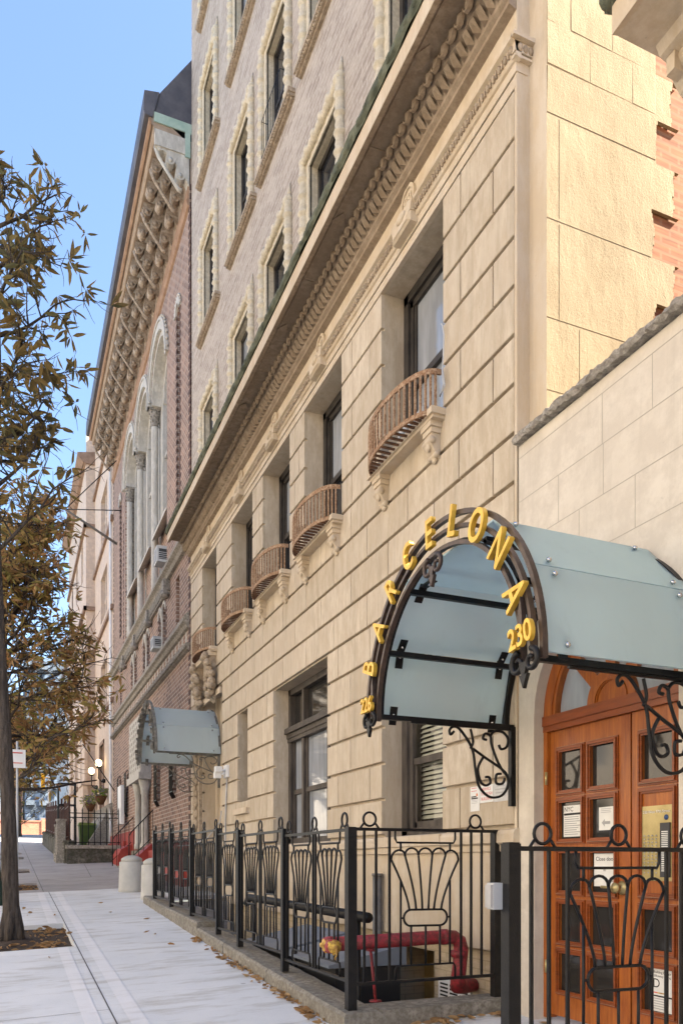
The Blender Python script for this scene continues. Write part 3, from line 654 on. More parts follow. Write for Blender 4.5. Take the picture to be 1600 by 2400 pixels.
# side wall of the light court: plain brick behind, thick stucco skin stopping at a ragged toothed edge
YS=5.08
m=MB(); m.quad((D+.12,YS+.035,2),(D+.12,YS+.035,22),(XB+9,YS+.035,22),(XB+9,YS+.035,2)); m.quad((D+.12,YS+.036,-2),(D+.12,YS+.036,2),(XB+9,YS+.036,2),(XB+9,YS+.036,-2)); m.build('court_brick_wall',BRKR,APT)
m=MB(); random.seed(5); st=[]
z=2.0; tog=True; xs_=[]
steps=[(2.0,4.98),(3.35,5.19),(3.62,4.97),(4.02,5.19),(4.36,4.98),(4.70,5.19),(5.07,4.97),(5.48,5.19),(5.87,5.0),(6.24,5.16),(6.62,4.97),(6.93,5.15),(7.3,4.98),(7.7,5.2),(22,5.2)]
GX0=D+.12
for (z0,x1),(z1,_) in zip(steps,steps[1:]):
    nz=max(1,int((z1-z0)/.035)) if z0<9 else 1; wob=0
    for j in range(nz):
        p,q=z0+(z1-z0)*j/nz,z0+(z1-z0)*(j+1)/nz; wob=wob*.7+random.uniform(-.016,.016); xr=x1+wob
        m.quad((GX0,YS,p),(xr,YS,p),(xr,YS,q),(GX0,YS,q)); m.quad((xr,YS,p),(xr,YS+.03,p),(xr,YS+.03,q),(xr,YS,q))
    m.quad((4.9,YS,z1),(5.25,YS,z1),(5.25,YS+.03,z1),(4.9,YS+.03,z1))
# scored block joints in the stucco: raised block faces with slightly different proud
def stm():
    m_,nt,b,out=nodes('rough_stucco'); b.inputs['Roughness'].default_value=.95; b.inputs['Specular IOR Level'].default_value=.1
    v=coords(nt); col=ramp(nt,noise(nt,v,1.2,5),(.265,.215,.14),(.33,.27,.18)); f=ramp(nt,noise(nt,coords(nt,(3,1,.5)),3,5),(0,0,0),(1,1,1),.5,.75)
    col=mixc(nt,mixc(nt,.5,f,(0,0,0)),col,(.22,.175,.11)); nt.links.new(col,b.inputs['Base Color'])
    n1=noise(nt,v,55,7,.75); n2=noise(nt,coords(nt,(1,1,.45)),5,4,.6)
    ad=nt.nodes.new('ShaderNodeMath'); ad.operation='MULTIPLY_ADD'; nt.links.new(n2,ad.inputs[0]); ad.inputs[1].default_value=2.4; nt.links.new(n1,ad.inputs[2])
    bump(nt,b,ad.outputs[0],.5,.015); return m_
STUC=stm()
stu=m.build('stucco_skin',STUC,APT)
m=MB(); random.seed(8)
for zi,(z0,z1,cut) in enumerate([(6.62,7.02,(4.11,4.53)),(6.28,6.64,(4.30,4.74)),(5.9,6.26,None),(7.02,7.4,(4.3,4.75))]):
    if cut:
        e=[GX0,*cut,4.99]; 
        for a,b in zip(e,e[1:]):
            k=random.uniform(.003,.007); m.add([(a+.006,YS-k,z0+.006),(b-.006,YS-k*.6,z0+.006),(b-.006,YS-k*.5,z1-.01),(a+.006,YS-k*.4,z1-.01),(a,YS,z0),(b,YS,z0),(b,YS,z1),(a,YS,z1)],[(0,1,2,3),(4,5,1,0),(5,6,2,1),(6,7,3,2),(7,4,0,3)])
    else: m.add([(GX0,YS-.004,z0),(4.99,YS-.004,z0),(4.99,YS-.012,z1),(GX0,YS-.012,z1),(GX0,YS,z0-.002),(4.99,YS,z0-.002),(4.99,YS,z1),(GX0,YS,z1)],[(0,1,2,3),(4,5,1,0),(7,3,2,6)])
for z in (5.07,4.29,3.72): m.box(GX0,4.94,YS-.003,YS,z,z+.006)
for x,z0,z1 in ((4.0,5.1,5.88),(4.0,4.3,5.05),(4.2,3.7,4.27)): m.box(x,x+.006,YS-.003,YS,z0,z1)
m.build('stucco_blocks',STUC,stu)
# ------------------------------------------------------------------ ENTRANCE WALL with the arched doorway
ENT=thing('entrance_wall','low grey plaster wall with rough stone coping around the arched wooden door','wall',(D,4.4,-1.2))
oy0,oy1=3.64,5.08; cy=(oy0+oy1)/2; ra=(oy1-oy0)/2; zs=1.14; DX=3.88
m=MB(); m.wall_x(D,3.28,YA-.031,-1.3,3.34,[(oy0,oy1,-1.3,1.95)],.14,False)
m.arch_fill(D,oy0,oy1,zs,1.95,.14,20)
for y in (oy0,oy1): m.quad((D,y,-1.3),(D+.14,y,-1.3),(D+.14,y,zs),(D,y,zs))
m.quad((D,3.28,3.34),(D,YA-.03,3.34),(D+.3,YA-.03,3.34),(D+.3,3.28,3.34)); m.wall_x(D+.3,3.28,YA-.04,1.96,3.34)
m.build('wall',LOWW,ENT)
m=MB()
for i,z in enumerate((3.235,2.885,2.535,2.185)): m.box(D-.001,D+.001,3.28,YA-.04,z,z+.007)
for z0,ys in ((2.89,(4.31,3.85)),(2.54,(4.78,4.3,3.6)),(2.19,(4.55,4.0))):
    for y in ys: m.box(D-.001,D+.001,y,y+.006,z0,z0+.345)
m.build('scored_line',M('scored_line',(.42,.38,.32),None,1,.9),ENT)
m=MB(); random.seed(4); ys=fr(3.30,YA-.03,60); pr=[(D-.05,3.345),(D-.065,3.37),(D-.06,3.40),(D-.02,3.42),(D+.3,3.42),(D+.3,3.345)]
vs=[(x+random.uniform(-.012,.008)*(1 if x<D else .2),y,z+random.uniform(-.010,.010)) for y in ys for x,z in pr]; n=len(pr)
m.add(vs,[(j*n+i,j*n+(i+1)%n,(j+1)*n+(i+1)%n,(j+1)*n+i) for j in range(len(ys)-1) for i in range(n)]); m.add(vs[:n],[tuple(range(n))]); m.add(vs[-n:],[tuple(range(n-1,-1,-1))])
m.build('coping',GRSTONE,ENT)
m=MB()   # arched wooden frame, transom bar and fan light
m.ring(DX-.03,DX+.06,cy,zs,ra-.10,ra,24); m.box(DX-.03,DX+.06,oy1-.045,oy1,-1.2,zs); m.box(DX-.03,DX+.06,oy0,oy0+.05,-1.2,zs)
m.ring(DX-.022,DX+.05,cy,zs,ra-.13,ra-.10,24)
m.ring(DX-.01,DX+.05,cy,zs,.14,.24,18); m.ring(DX+.0,DX+.05,cy,zs,.0,.14,18); m.ring(DX-.02,DX+.05,cy,zs,.15,.17,18)
for a in (pi/4,3*pi/4,pi/2):
    c_,s_=math.cos(a),math.sin(a); nx,nz=-s_*.05,c_*.05
    P=[(cy+c_*.2+nx,zs+s_*.2+nz),(cy+c_*(ra-.09)+nx*.8,zs+s_*(ra-.09)+nz*.8),(cy+c_*(ra-.09)-nx*.8,zs+s_*(ra-.09)-nz*.8),(cy+c_*.2-nx,zs+s_*.2-nz)]
    m.prism(P,'x',DX-.008,DX+.05)
fan=m.build('fan_light',WOOD,ENT)
m=MB(); m.box(DX-.045,DX+.06,oy0+.001,oy1-.001,1.065,1.14); m.box(DX-.035,DX+.06,oy0,oy1,1.02,1.065); m.build('transom_bar',WOODH,fan)
m=MB(); m.ring(DX+.03,DX+.04,cy,zs,.2,ra-.11,20); m.build('pane',GLASSB,fan)
DUSTM=M('dusty_varnish',(.40,.30,.22),(.28,.17,.10),20,.8)
def pane(mo,par_,y0,y1,z0,z1,glass=GLASSD,X=DX):
    # raised bolection mould round one pane
    for k,(o,dx) in enumerate(((.036,-.010),(.024,-.024),(.010,-.014))):
        mo.box(X+dx,X,y0-o,y1+o,z1+o-.014,z1+o); mo.box(X+dx,X,y0-o,y1+o,z0-o,z0-o+.014)
        mo.box(X+dx,X,y0-o,y0-o+.014,z0-o+.014,z1+o-.014); mo.box(X+dx,X,y1+o-.014,y1+o,z0-o+.014,z1+o-.014)
    dm.box(X-.0245,X-.012,y0-.02,y1+.02,z0-.0235,z0-.0215); dm.box(X-.011,X-.001,y0-.03,y1+.03,z1+.0365,z1+.038)
    if glass:
        g=MB(); g.quad((X+.018,y0-.004,z0-.004),(X+.018,y0-.004,z1+.004),(X+.018,y1+.004,z1+.004),(X+.018,y1+.004,z0-.004)); g.build('pane',glass,par_)
ROWZ=[(.55,.85),(.18,.465),(-.21,.08),(-.59,-.305),(-.97,-.68)]
y0,y1=4.175,5.033
m=MB(); m.wall_x(DX,y0,y1,-1.17,1.018,[(a,b,c,d) for c,d in ROWZ for a,b in ((4.32,4.57),(4.665,4.92))],.02); m.box(DX+.03,DX+.05,y0,y1,-1.17,1.018)
m.quad((DX,y0,-1.17),(DX+.04,y0,-1.17),(DX+.04,y0,1.018),(DX,y0,1.018)); m.quad((DX,y1,-1.17),(DX+.04,y1,-1.17),(DX+.04,y1,1.018),(DX,y1,1.018))
door=m.build('door',WOOD,ENT); door['label']='varnished orange-brown door leaf with ten small panes'
m=MB(); dm=MB()
for c,d in ROWZ:
    for a,b in ((4.32,4.57),(4.665,4.92)): pane(m,door,a,b,c,d)
merge(m.build('pane_moulding',WOODH,door),dm.build('dust',DUSTM,door))
m=MB(); m.lathe([(.045,0),(.05,.008),(.035,.02),(.02,.03),(.02,.05),(.036,.062),(.038,.075),(.001,.085)],(DX,4.245,-.17),16,'x'); 
for v in range(len(m.v)): x,y,z=m.v[v]; m.v[v]=(2*DX-x,y,z)
m.tube([(DX-.065,4.245,-.17),(DX-.07,4.38,-.165)],.011,6); m.build('handle',BRASS,door)
m=MB(); 
for z in (.66,-.8): m.cyl((DX-.035,5.04,z-.05),(DX-.035,5.04,z+.05),.012,n=8)
m.build('hinge',BRASS,door)
SR=[(3.79,4.06,.55,.85),(3.79,4.06,-.57,-.30),(3.79,4.06,-.97,-.68)]
m=MB(); m.wall_x(DX-.004,3.69,4.155,-1.17,1.018,SR,.022); m.quad((DX-.004,4.155,-1.17),(DX+.04,4.155,-1.17),(DX+.04,4.155,1.018),(DX-.004,4.155,1.018)); m.quad((DX-.004,3.69,-1.17),(DX+.04,3.69,-1.17),(DX+.04,3.69,1.018),(DX-.004,3.69,1.018))
side=m.build('side_panel',WOOD,ENT)
m=MB(); dm=MB()
for s_ in SR: pane(m,side,*s_,X=DX-.004)
pane(m,side,3.79,4.06,-.20,.465,None,DX-.004); merge(m.build('pane_moulding',WOODH,side),dm.build('dust',DUSTM,side))
m=MB(); m.box(DX-.012,DX-.005,3.80,4.055,-.115,.375); ic=m.build('intercom_panel',BRASS,side)
m=MB()
for a in range(4):
    for k in range(12): m.lathe([(.005,0),(.005,.004)],(DX-.018,4.03-a*.034,.18-k*.022),6,'x')
m.build('button',SILVER,ic)
m=MB(); m.box(DX-.022,DX-.013,3.81,3.89,-.09,.26); dirb=m.build('name_board',M('dark_board',(.05,.05,.055),None,1,.4),ic)
m=MB()
for k in range(22): m.box(DX-.0235,DX-.0225,3.823,3.876,.20-k*.012,.206-k*.012)
m.build('name_strip',PAPER,dirb)
text('lettering','230 West 97th Street',.026,PAPER,ic,(DX-.0135,3.93,.335),ext=.0006)
m=MB(); m.lathe([(.018,0),(.018,.001)],(DX-.0145,3.845,.295),12,'x'); m.build('round_sticker',M('sticker_blue',(.04,.08,.2),None,1,.5),ic)
# door notices (papers behind the panes are things of their own)
def notice(label,y0,y1,z0,z1,X,lines=(),cat='notice',group=None,name='paper_notice'):
    m=MB(); m.box(X-.0015,X,y0,y1,z0,z1); o=m.build(name,PAPER,None,loc=(X,(y0+y1)/2,z0)); tag(o,label,cat,group)
    for kind,*a in lines:
        if kind=='bar':
            m=MB(); ya,yb,za,zb,mt=a; m.box(X-.0022,X-.0016,ya,yb,za,zb); m.build('print',mt,o)
        elif kind=='lines':
            m=MB(); ya,yb,zt,zb,n,mt=a; random.seed(n)
            for k in range(n):
                z=zt-(zt-zb)*k/max(1,n-1); m.box(X-.0022,X-.0016,ya+(yb-ya)*random.uniform(0,.25),yb,z,z+(zt-zb)/n*.42)
            m.build('print',mt,o)
        elif kind=='text':
            body,size,y,z,mt=a; text('lettering',body,size,mt,o,(X-.002,y,z),ext=.0004)
        elif kind=='poly':
            pts,mt=a; m=MB(); m.prism(pts,'x',X-.0025,X-.0016); m.build('print',mt,o)
    return o
XN=DX+.014
notice('white official form headed NYC taped inside the second-row door pane',4.685,4.89,.20,.435,XN,[('text','NYC',.05,4.83,.405,INK),('bar',4.69,4.885,.362,.378,INK),('lines',4.70,4.88,.345,.215,9,INKG)])
notice('white paper with a grey left-pointing arrow beside the NYC form',4.345,4.50,.235,.40,XN,[('lines',4.365,4.48,.385,.36,3,INKG),('poly',[(4.47,.288),(4.44,.315),(4.44,.298),(4.385,.298),(4.385,.278),(4.44,.278),(4.44,.261)],INKG)])
notice('white paper handwritten Close door in the pane above the door handle',4.325,4.55,-.165,.07,XN,[('text','Close door',.042,4.435,.03,INK),('text','in',.04,4.44,-.045,INK),('text','Thank',.034,4.40,-.12,INK)])
notice('building energy efficiency rating card with a D in the lowest right pane',3.80,4.0,-.965,-.685,DX+.010,[('text','Building Energy',.024,3.90,-.71,INK),('text','Efficiency Rating',.022,3.90,-.735,INK),('text','D',.085,3.95,-.785,INK),('text','5',.05,3.87,-.785,INK),('bar',3.94,3.985,-.848,-.84,INKR),('bar',3.885,3.94,-.848,-.84,MATS['chipped_yellow_paint']),('bar',3.82,3.985,-.87,-.86,INK),('lines',3.82,3.98,-.885,-.95,5,INKG)])
# wall plaques
notice('tall white sign with a small orange flame on the rusticated wall',5.845,5.99,.455,.67,D-.004,[('poly',[(5.885,.615),(5.872,.598),(5.878,.585),(5.892,.585),(5.898,.6)],M('flame_orange',(.7,.2,.03),None,1,.6)),('lines',5.86,5.975,.655,.63,2,INKR),('bar',5.895,5.975,.578,.588,INK),('bar',5.87,5.975,.562,.574,INK),('lines',5.86,5.975,.55,.525,3,INKG)],'sign','plaques on the wall beside the canopy','wall_sign')
notice('white sign with three red lines of capitals between two plaques',5.634,5.838,.52,.67,D-.004,[('text','SERVICE',.036,5.735,.635,INKR),('text','THROUGH',.036,5.735,.594,INKR),('text','BUILDING',.036,5.735,.552,INKR)],'sign','plaques on the wall beside the canopy','wall_sign')
m=MB(); m.box(D-.005,D-.001,5.42,5.628,.515,.67); o=m.build('wall_sign',SILVER,None,loc=(D,5.52,.5)); tag(o,'silver metal plaque under the canopy bracket scroll','sign','plaques on the wall beside the canopy')
m=MB(); 
for k,(a,b) in enumerate(((5.47,5.58),(5.45,5.61),(5.45,5.6),(5.46,5.6))): m.box(D-.0058,D-.0051,a,b,.64-k*.028,.65-k*.028)
m.build('print',INKG,o)
# ------------------------------------------------------------------ NEIGHBOURING WING (right edge)
WNG=thing('apartment_wing','sunlit stone wing with projecting cornice at the upper right corner','building',(D,1,-1.4))
m=MB(); m.wall_x(D,-40,3.28,-1.9,5.3); m.quad((D,3.28,-1.9),(12,3.28,-1.9),(12,3.28,5.3),(D,3.28,5.3)); m.quad((D,-1.2,5.3),(12,-1.2,5.3),(12,3.28,5.3),(D,3.28,5.3)); 
m.wall_x(D,-40,-1.2,5.3,8); m.quad((D,-1.2,5.3),(12,-1.2,5.3),(12,-1.2,8),(D,-1.2,8)); m.quad((D,-40,8),(12,-40,8),(12,-1.2,8),(D,-1.2,8)); m.quad((12,-40,-2),(12,-1.2,-2),(12,-1.2,8),(12,-40,8)); m.quad((D,-40,-2),(D,-40,8),(12,-40,8),(12,-40,-2)); m.build('wall',STONE,WNG)  # taller unseen block added here to keep sun off the road
m=MB(); m.extrude_y([(D,4.42),(D-.06,4.45),(D-.09,4.52),(D-.2,4.60),(D-.22,4.67),(3.16,4.67),(3.12,4.66),(3.12,4.82),(D,4.86)],-9,3.50); wc=m.build('cornice',SMOOTH,WNG)
m=MB(); m.extrude_y([(D,4.28),(D-.05,4.30),(D-.11,4.38),(D-.10,4.42),(D-.18,4.46),(D-.27,4.56),(D-.27,4.60),(D-.33,4.62),(D-.36,4.67),(D,4.68)],-9,3.46); m.build('bed_mould',SMOOTH,wc)
m=MB()
for k in range(8): m.box(D-.30,D-.2,3.38-.12*k,3.44-.12*k,4.5,4.6)
merge(wc,m.build('dentil',SMOOTH,WNG))
m=MB(); random.seed(6); 
for k in range(30): m.ball((3.10+random.uniform(-.01,.05),3.52-.05*k,4.86),.045,5,(1,1.2,.8))
for k in range(16): m.ball((3.10+.045*k,3.52+random.uniform(-.02,.01),4.85),.042,5,(1.2,.8,.9))
m.build('gutter_edge',MOSS,WNG)
# ------------------------------------------------------------------ CANOPIES
def arcpt(c,z0,r,a,x): return (x,c+r*math.cos(a),z0+r*math.sin(a))
def spiral(cx,cz,r0,turns,a0,sgn=1,n=14):
    return [(cx+r0*(1-.75*i/n)*math.cos(a0+sgn*turns*2*pi*i/n),cz+r0*(1-.75*i/n)*math.sin(a0+sgn*turns*2*pi*i/n)) for i in range(n+1)]
def scroll_bracket(m,Y,x0,x1,z0,z1,r=.011):
    # two crossing S-curves with curled ends between wall post (x1) and top bar (z1)
    T=lambda pts:[(x,Y,z) for x,z in pts]
    w_,h=x1-x0,z1-z0
    def S(pts): 
        P=[Vector((p[0],0,p[1])) for p in pts]; out=[]
        for i in range(len(P)-1):
            p0=P[max(i-1,0)];p1=P[i];p2=P[i+1];p3=P[min(i+2,len(P)-1)]
            for k in range(6):
                t=k/6; q=.5*((2*p1)+(-p0+p2)*t+(2*p0-5*p1+4*p2-p3)*t*t+(-p0+3*p1-3*p2+p3)*t**3); out.append((x0+q.x*w_,z0+q.z*h))
        out.append((x0+P[-1].x*w_,z0+P[-1].z*h)); return out
    m.tube(T(S([(.10,.93),(.05,.88),(.03,.94),(.08,.99),(.17,.98),(.30,.84),(.40,.66),(.44,.40),(.50,.16),(.66,.02),(.84,.03),(.95,.14),(.97,.30),(.88,.42),(.60,.58),(.40,.70)])),r,6)
    m.tube(T(S([(.36,.98),(.40,.80),(.36,.70)])),r,5)
    m.tube(T(S([(.62,.84),(.56,.86),(.60,.93),(.68,.90),(.70,.78),(.78,.58),(.86,.44),(.95,.34)])),r,6)
    m.tube(T(S([(.82,.78),(.86,.72),(.95,.76),(.97,.88),(.88,.97),(.75,.97),(.68,.90)])),r,6)
    m.tube(T(S([(.60,.30),(.66,.30),(.68,.22),(.60,.18),(.52,.24),(.48,.42),(.56,.58)])),r,6)
    m.tube(T(S([(.86,.36),(.78,.34),(.78,.22),(.88,.22),(.92,.30)])),r,6)
def canopy(name,label,c,z0,xf,mat,glass,R=1.09,fancy=False,post=.64):
    T=thing(name,label,'canopy',(D,c,z0))
    X1=xf+.05
    def leg(m,r0,r1):
        for s in (-1,1): m.box(xf,xf+.034,c+s*r0,c+s*r1,z0-.04,z0)
    rails=((1.062,1.09),(.985,1.008),(.888,.913)) if not fancy else ((1.07,1.09),(.90,.925))
    for k,(a,b) in enumerate(rails):
        m=MB(); m.ring(xf,xf+.034 if not fancy else X1,c,z0,a*R/1.09,b*R/1.09,40); leg(m,a*R/1.09,b*R/1.09); m.build('arch_rail',mat if fancy else BRONZE,T)
    m=MB()   # dark carrying frame: arch behind the rails, long bars, wall arch and posts
    m.ring(X1,X1+.018,c,z0,.915,.935,36); m.ring(D-.05,D-.004,c,z0,.985,1.025,36)
    AN=[0,math.radians(29),math.radians(59),math.radians(121),math.radians(151),pi]
    for i,a in enumerate(AN):
        y,z=c+.93*math.cos(a),z0+.93*math.sin(a); d=.018
        m.box(X1,D-.004,y-d,y+d,z-d,z+d)
    for s in (-1,1): 
        y=c+s*.92
        m.box(D-.045,D-.002,y-.022,y+.022,z0-post,z0); m.box(xf+.3,D-.02,y-.012,y+.012,z0-.032,z0-.018)
    m.build('frame',mat if fancy else BLACK,T)
    for s in (-1,1):
        m=MB(); scroll_bracket(m,c+s*.92,D-.62 if not fancy else D-.85,D-.045,z0-.58,z0-.03); m.build('bracket',mat if fancy else BLACK,T)
    for a,b in zip(AN,AN[1:]):
        m=MB(); rg=1.045
        p,q=(c+rg*math.cos(a),z0+rg*math.sin(a)),(c+rg*math.cos(b),z0+rg*math.sin(b))
        ex=.003; dy,dz=q[0]-p[0],q[1]-p[1]; L=math.hypot(dy,dz); dy/=L;dz/=L
        p=(p[0]+dy*ex,p[1]+dz*ex); q=(q[0]-dy*ex,q[1]-dz*ex); nx,nz=dz*.006,-dy*.006
        if L>.9: mid=None
        m.prism([(p[0]-nx,p[1]-nz),(q[0]-nx,q[1]-nz),(q[0]+nx,q[1]+nz),(p[0]+nx,p[1]+nz)],'x',X1+.02,D-.02); pn=m.build('glass_panel',glass,T)
        oy,oz=math.cos((a+b)/2),math.sin((a+b)/2)
        for t in (.09,.91):
            for x in (X1+.14,D-.16):
                y,z=p[0]+(q[0]-p[0])*t,p[1]+(q[1]-p[1])*t
                st=MB(); st.lathe([(.001,0)],(0,0,0),3) if 0 else None
                st.tube([(x,y-oy*.05,z-oz*.05),(x,y+oy*.012,z+oz*.012),(x,y+oy*.013,z+oz*.013),(x,y+oy*.024,z+oz*.024),(x,y+oy*.03,z+oz*.03)],[.008,.008,.016,.016,.009],8); st.build('glass_stud',STEEL,pn)
                yi,zi=y-oy*.03,z-oz*.03; cl=MB()
                cl.prism([(yi+dy*.06-oy*.008,zi+dz*.06-oz*.008),(yi-dy*.08-oy*.008,zi-dz*.08-oz*.008),(yi-dy*.08,zi-dz*.08),(yi+dy*.06,zi+dz*.06)],'x',x-.03,x+.03); cl.build('clamp',BLACK if not fancy else mat,pn)
    return T
CAN=canopy('glass_canopy','arched frosted glass canopy with gold letters BARCELONA over the wooden door',4.42,1.10,2.52,BLACK,FROST)
LET=[('B',4.0),('A',33),('R',57),('C',73),('E',89),('L',104),('O',120),('N',142),('A',162)]
POS=[(5.38,1.46),(5.22,1.71),(5.02,1.93),(4.76,2.07),(4.47,2.115),(4.18,2.085),(3.915,1.95),(3.69,1.735),(3.545,1.44)]
for (ch,_),(y,z) in zip(LET,POS):
    a=math.atan2(z-1.10,4.42-y)         # angle in the viewer's frame (right is -y)
    text('letter',ch,.27,GOLD,CAN,(2.50,y,z),roll=a-pi/2,ext=.016,bold=.003,wide=.74)
text('number','226',.155,GOLD,CAN,(2.49,5.42,1.19),ext=.014,bold=.003,wide=.85); text('number','230',.165,GOLD,CAN,(2.49,3.475,1.20),ext=.014,bold=.003,roll=math.radians(8),wide=.85)
def ornament(m,y,z,s,X=2.50):
    for g in (-1,1):
        P=spiral(y+g*.05*s,z,.055*s,1.15,pi/2 if g>0 else pi/2,-g,18); m.tube([(X,p,q) for p,q in P],[.016*s*(1-.4*i/18) for i in range(19)],6)
    m.prism([(y-.03*s,z),(y+.03*s,z),(y+.012*s,z-.06*s),(y+.03*s,z-.055*s),(y,z-.12*s),(y-.03*s,z-.055*s),(y-.012*s,z-.06*s)],'x',X-.012,X+.012)
for y,z,s,mt in ((5.40,1.07,1.0,BLACK),(3.46,1.06,1.15,BLACK),(4.44,1.905,1.1,BRONZE)):
    m=MB(); ornament(m,y,z,s); m.build('scroll_ornament',mt,CAN)
m=MB()
for y,z,s in ((3.50,1.32,1),(5.36,1.30,1)): m.prism([(y-.02,z-.1),(y+.02,z-.1),(y+.02,z+.02),(y,z+.1),(y-.012,z+.02)],'x',2.5,2.53)
m.build('leaf_ornament',BRONZE,CAN)
WIRON=M('weathered_grey_iron',(.10,.095,.085),(.24,.225,.195),18,.6,.4,60,metal=.2)
CAN2=canopy('glass_canopy','dusty frosted glass canopy with leafy iron arch over the farther carved doorway',15.92,2.10,2.48,WIRON,FROST2,1.12,True)
m=MB(); random.seed(9)
for k in range(46):
    a=pi*(k+.5)/46; r=1.0+random.uniform(-.07,.09); y,z=15.92+r*math.cos(a),2.10+r*math.sin(a)
    d=random.uniform(0,2*pi); l=random.uniform(.05,.09); c_,s_=math.cos(d)*l,math.sin(d)*l
    m.prism([(y-c_,z-s_),(y-s_*.4,z+c_*.4),(y+c_,z+s_),(y+s_*.4,z-c_*.4)],'x',2.44+random.uniform(-.02,.02),2.475)
m.build('leaf_ornament',WIRON,CAN2)
# ------------------------------------------------------------------ FENCE
XF=2.39
def fence_panel(P0,dv,W,zt,zb,motifs,rings,bars,parent,ringz=.075,nm='panel'):
    m=MB(); P=lambda s,z:(P0[0]+dv[0]*s,P0[1]+dv[1]*s,z); H=zt-zb; k=H/1.19
    R=lambda r:(abs(dv[1])*.012+abs(dv[0])*r,)
    def bar(s,z0,z1,t=.0085): x,y=P(s,0)[:2]; m.box(x-t,x+t,y-t,y+t,z0,z1)
    def rail(z,a,b,h=.012,t=.014):
        p,q=P(a,0),P(b,0); tx,ty=abs(dv[1])*t,abs(dv[0])*t
        m.box(min(p[0],q[0])-tx,max(p[0],q[0])+tx,min(p[1],q[1])-ty,max(p[1],q[1])+ty,z-h,z+h)
    rail(zt,0,W); rail(zb,0,W)
    for s in bars: bar(s,zb,zt)
    for s in rings:
        m.tube([P(s+.053*math.cos(2*pi*i/18),zt+.078+.053*math.sin(2*pi*i/18)) for i in range(18)],.0095,6,True)
        for g in (-1,1): m.tube([P(s+g*.085,zt),P(s+g*.05,zt+.045)],.009,5)
    for sc_,hw in motifs:
        f=hw/.235
        Z=lambda d:zt-d*k
        T=lambda pts,r=.0088:m.tube([P(sc_+a*f,Z(b)) for a,b in pts],r,6)
        # stepped top bracket
        T([(-.27,.0),(-.27,.07),(-.255,.10),(.255,.10),(.27,.07),(.27,0)]); T([(-.222,.10),(-.222,.17)]); T([(.222,.10),(.222,.17)])
        # fan of five lobes on six stems
        tops=[-.305,-.185,-.065,.06,.18,.30]; base=[-.145,-.085,-.03,.025,.075,.14]
        for i in range(6):
            e=i in (0,5)
            pts=[]
            for j in range(9):
                t=j/8; a=base[i]+(tops[i]-base[i])*(t**1.35); pts.append((a,.63-(.63-(.235 if e else .20))*t))
            T(pts)
        for i in range(5):
            a,b=tops[i],tops[i+1]; za=.235 if i==0 else .20; zb2=.235 if i==4 else .20
            pts=[]
            for j in range(9):
                t=j/8; pts.append(((a+b)/2-(b-a)/2*math.cos(pi*t),(za+(zb2-za)*t)-.058*math.sin(pi*t)-(.0)))
            T(pts)
        # oval
        hw2,hh=.195,.065; pts=[]
        for j in range(20):
            a=2*pi*j/20; cx=(hw2-hh)*(1 if math.cos(a)>0 else -1); pts.append((cx+hh*math.cos(a),.695+hh*math.sin(a)))
        m.tube([P(sc_+a*f,Z(b)) for a,b in pts],.0095,6,True)
        for g in (-1,1):
            T([(g*.222,.40),(g*.222,1.07)]); T([(g*.195,.695),(g*.222,.695)],.008)
        for a in (-.13,0,.13): T([(a,.76),(a,1.07)])
        T([(-.27,1.19),(-.27,1.10),(-.255,1.07),(.255,1.07),(.27,1.10),(.27,1.19)])
    return m.build(nm,BLACK,parent)
def post(p,zt,zb,parent,w_=.035):
    m=MB(); m.box(p[0]-w_,p[0]+w_,p[1]-w_,p[1]+w_,zb,zt); m.box(p[0]-w_*.86,p[0]+w_*.86,p[1]-w_*.86,p[1]+w_*.86,zt,zt+.006)
    return m.build('post',BLACK,parent)
FEN=thing('iron_fence','black wrought-iron fence with fan motifs around the sunken area by the house','fence',(XF,9.9,-1.0))
PY=[5.5,7.06,8.63,9.63,11.17,12.71,14.28]; PT=[.27,.32,.37,.43,.50,.55,.58]; PB=[-1.12,-1.02,-.94,-.885,-.80,-.72,-.65]
for y,t,b in zip(PY,PT,PB): post((XF,y),t,b,FEN,.036 if y==5.5 else .032)
post((D-.04,5.54),.27,-1.12,FEN)
for i in range(6):
    y0,y1=PY[i]+.033,PY[i+1]-.033; W=y1-y0; zt=PT[i]-.012; zb=zt-1.19+(.06 if i>2 else .03)
    if W>1.2: mo=[(W*.275,.20),(W*.725,.20)]; rg=[W*.06,W*.5,W*.94] if i!=2 else [W*.5]; br=[.035,W*.5-.03,W*.5+.03,W-.035]
    else: mo=[(W*.5,.22)]; rg=[W*.1,W*.9]; br=[.05,.12,W-.12,W-.05]
    fence_panel((XF,y0),(0,1),W,zt,zb,mo,rg,br,FEN)
fence_panel((XF+.036,5.52),(1,0),D-.08-XF-.036,.262,-.925,[(.62,.235)],[.13,1.08],[.085,.185,.30,.945,1.04,1.14],FEN)
# gate-side fence in front of the door (its post carries a small steel box)
FE2=thing('iron_fence','black iron fence panel with fan motif in front of the wooden door','fence',(2.35,3.36,-1.3))
post((2.345,3.36),.10,-1.45,FE2,.036); fence_panel((2.38,3.36),(1,0),1.34,.075,-1.12,[(.66,.25)],[.16,.66,1.16],[.09,.20,.32,1.0,1.11,1.2],FE2)
m=MB(); m.box(2.255,2.31,3.38,3.44,-.235,-.10); bx=m.build('steel_box',GREYPL,FE2); m=MB(); m.box(2.24,2.255,3.385,3.435,-.225,-.11); 
m.build('box_cover',SILVER,bx)
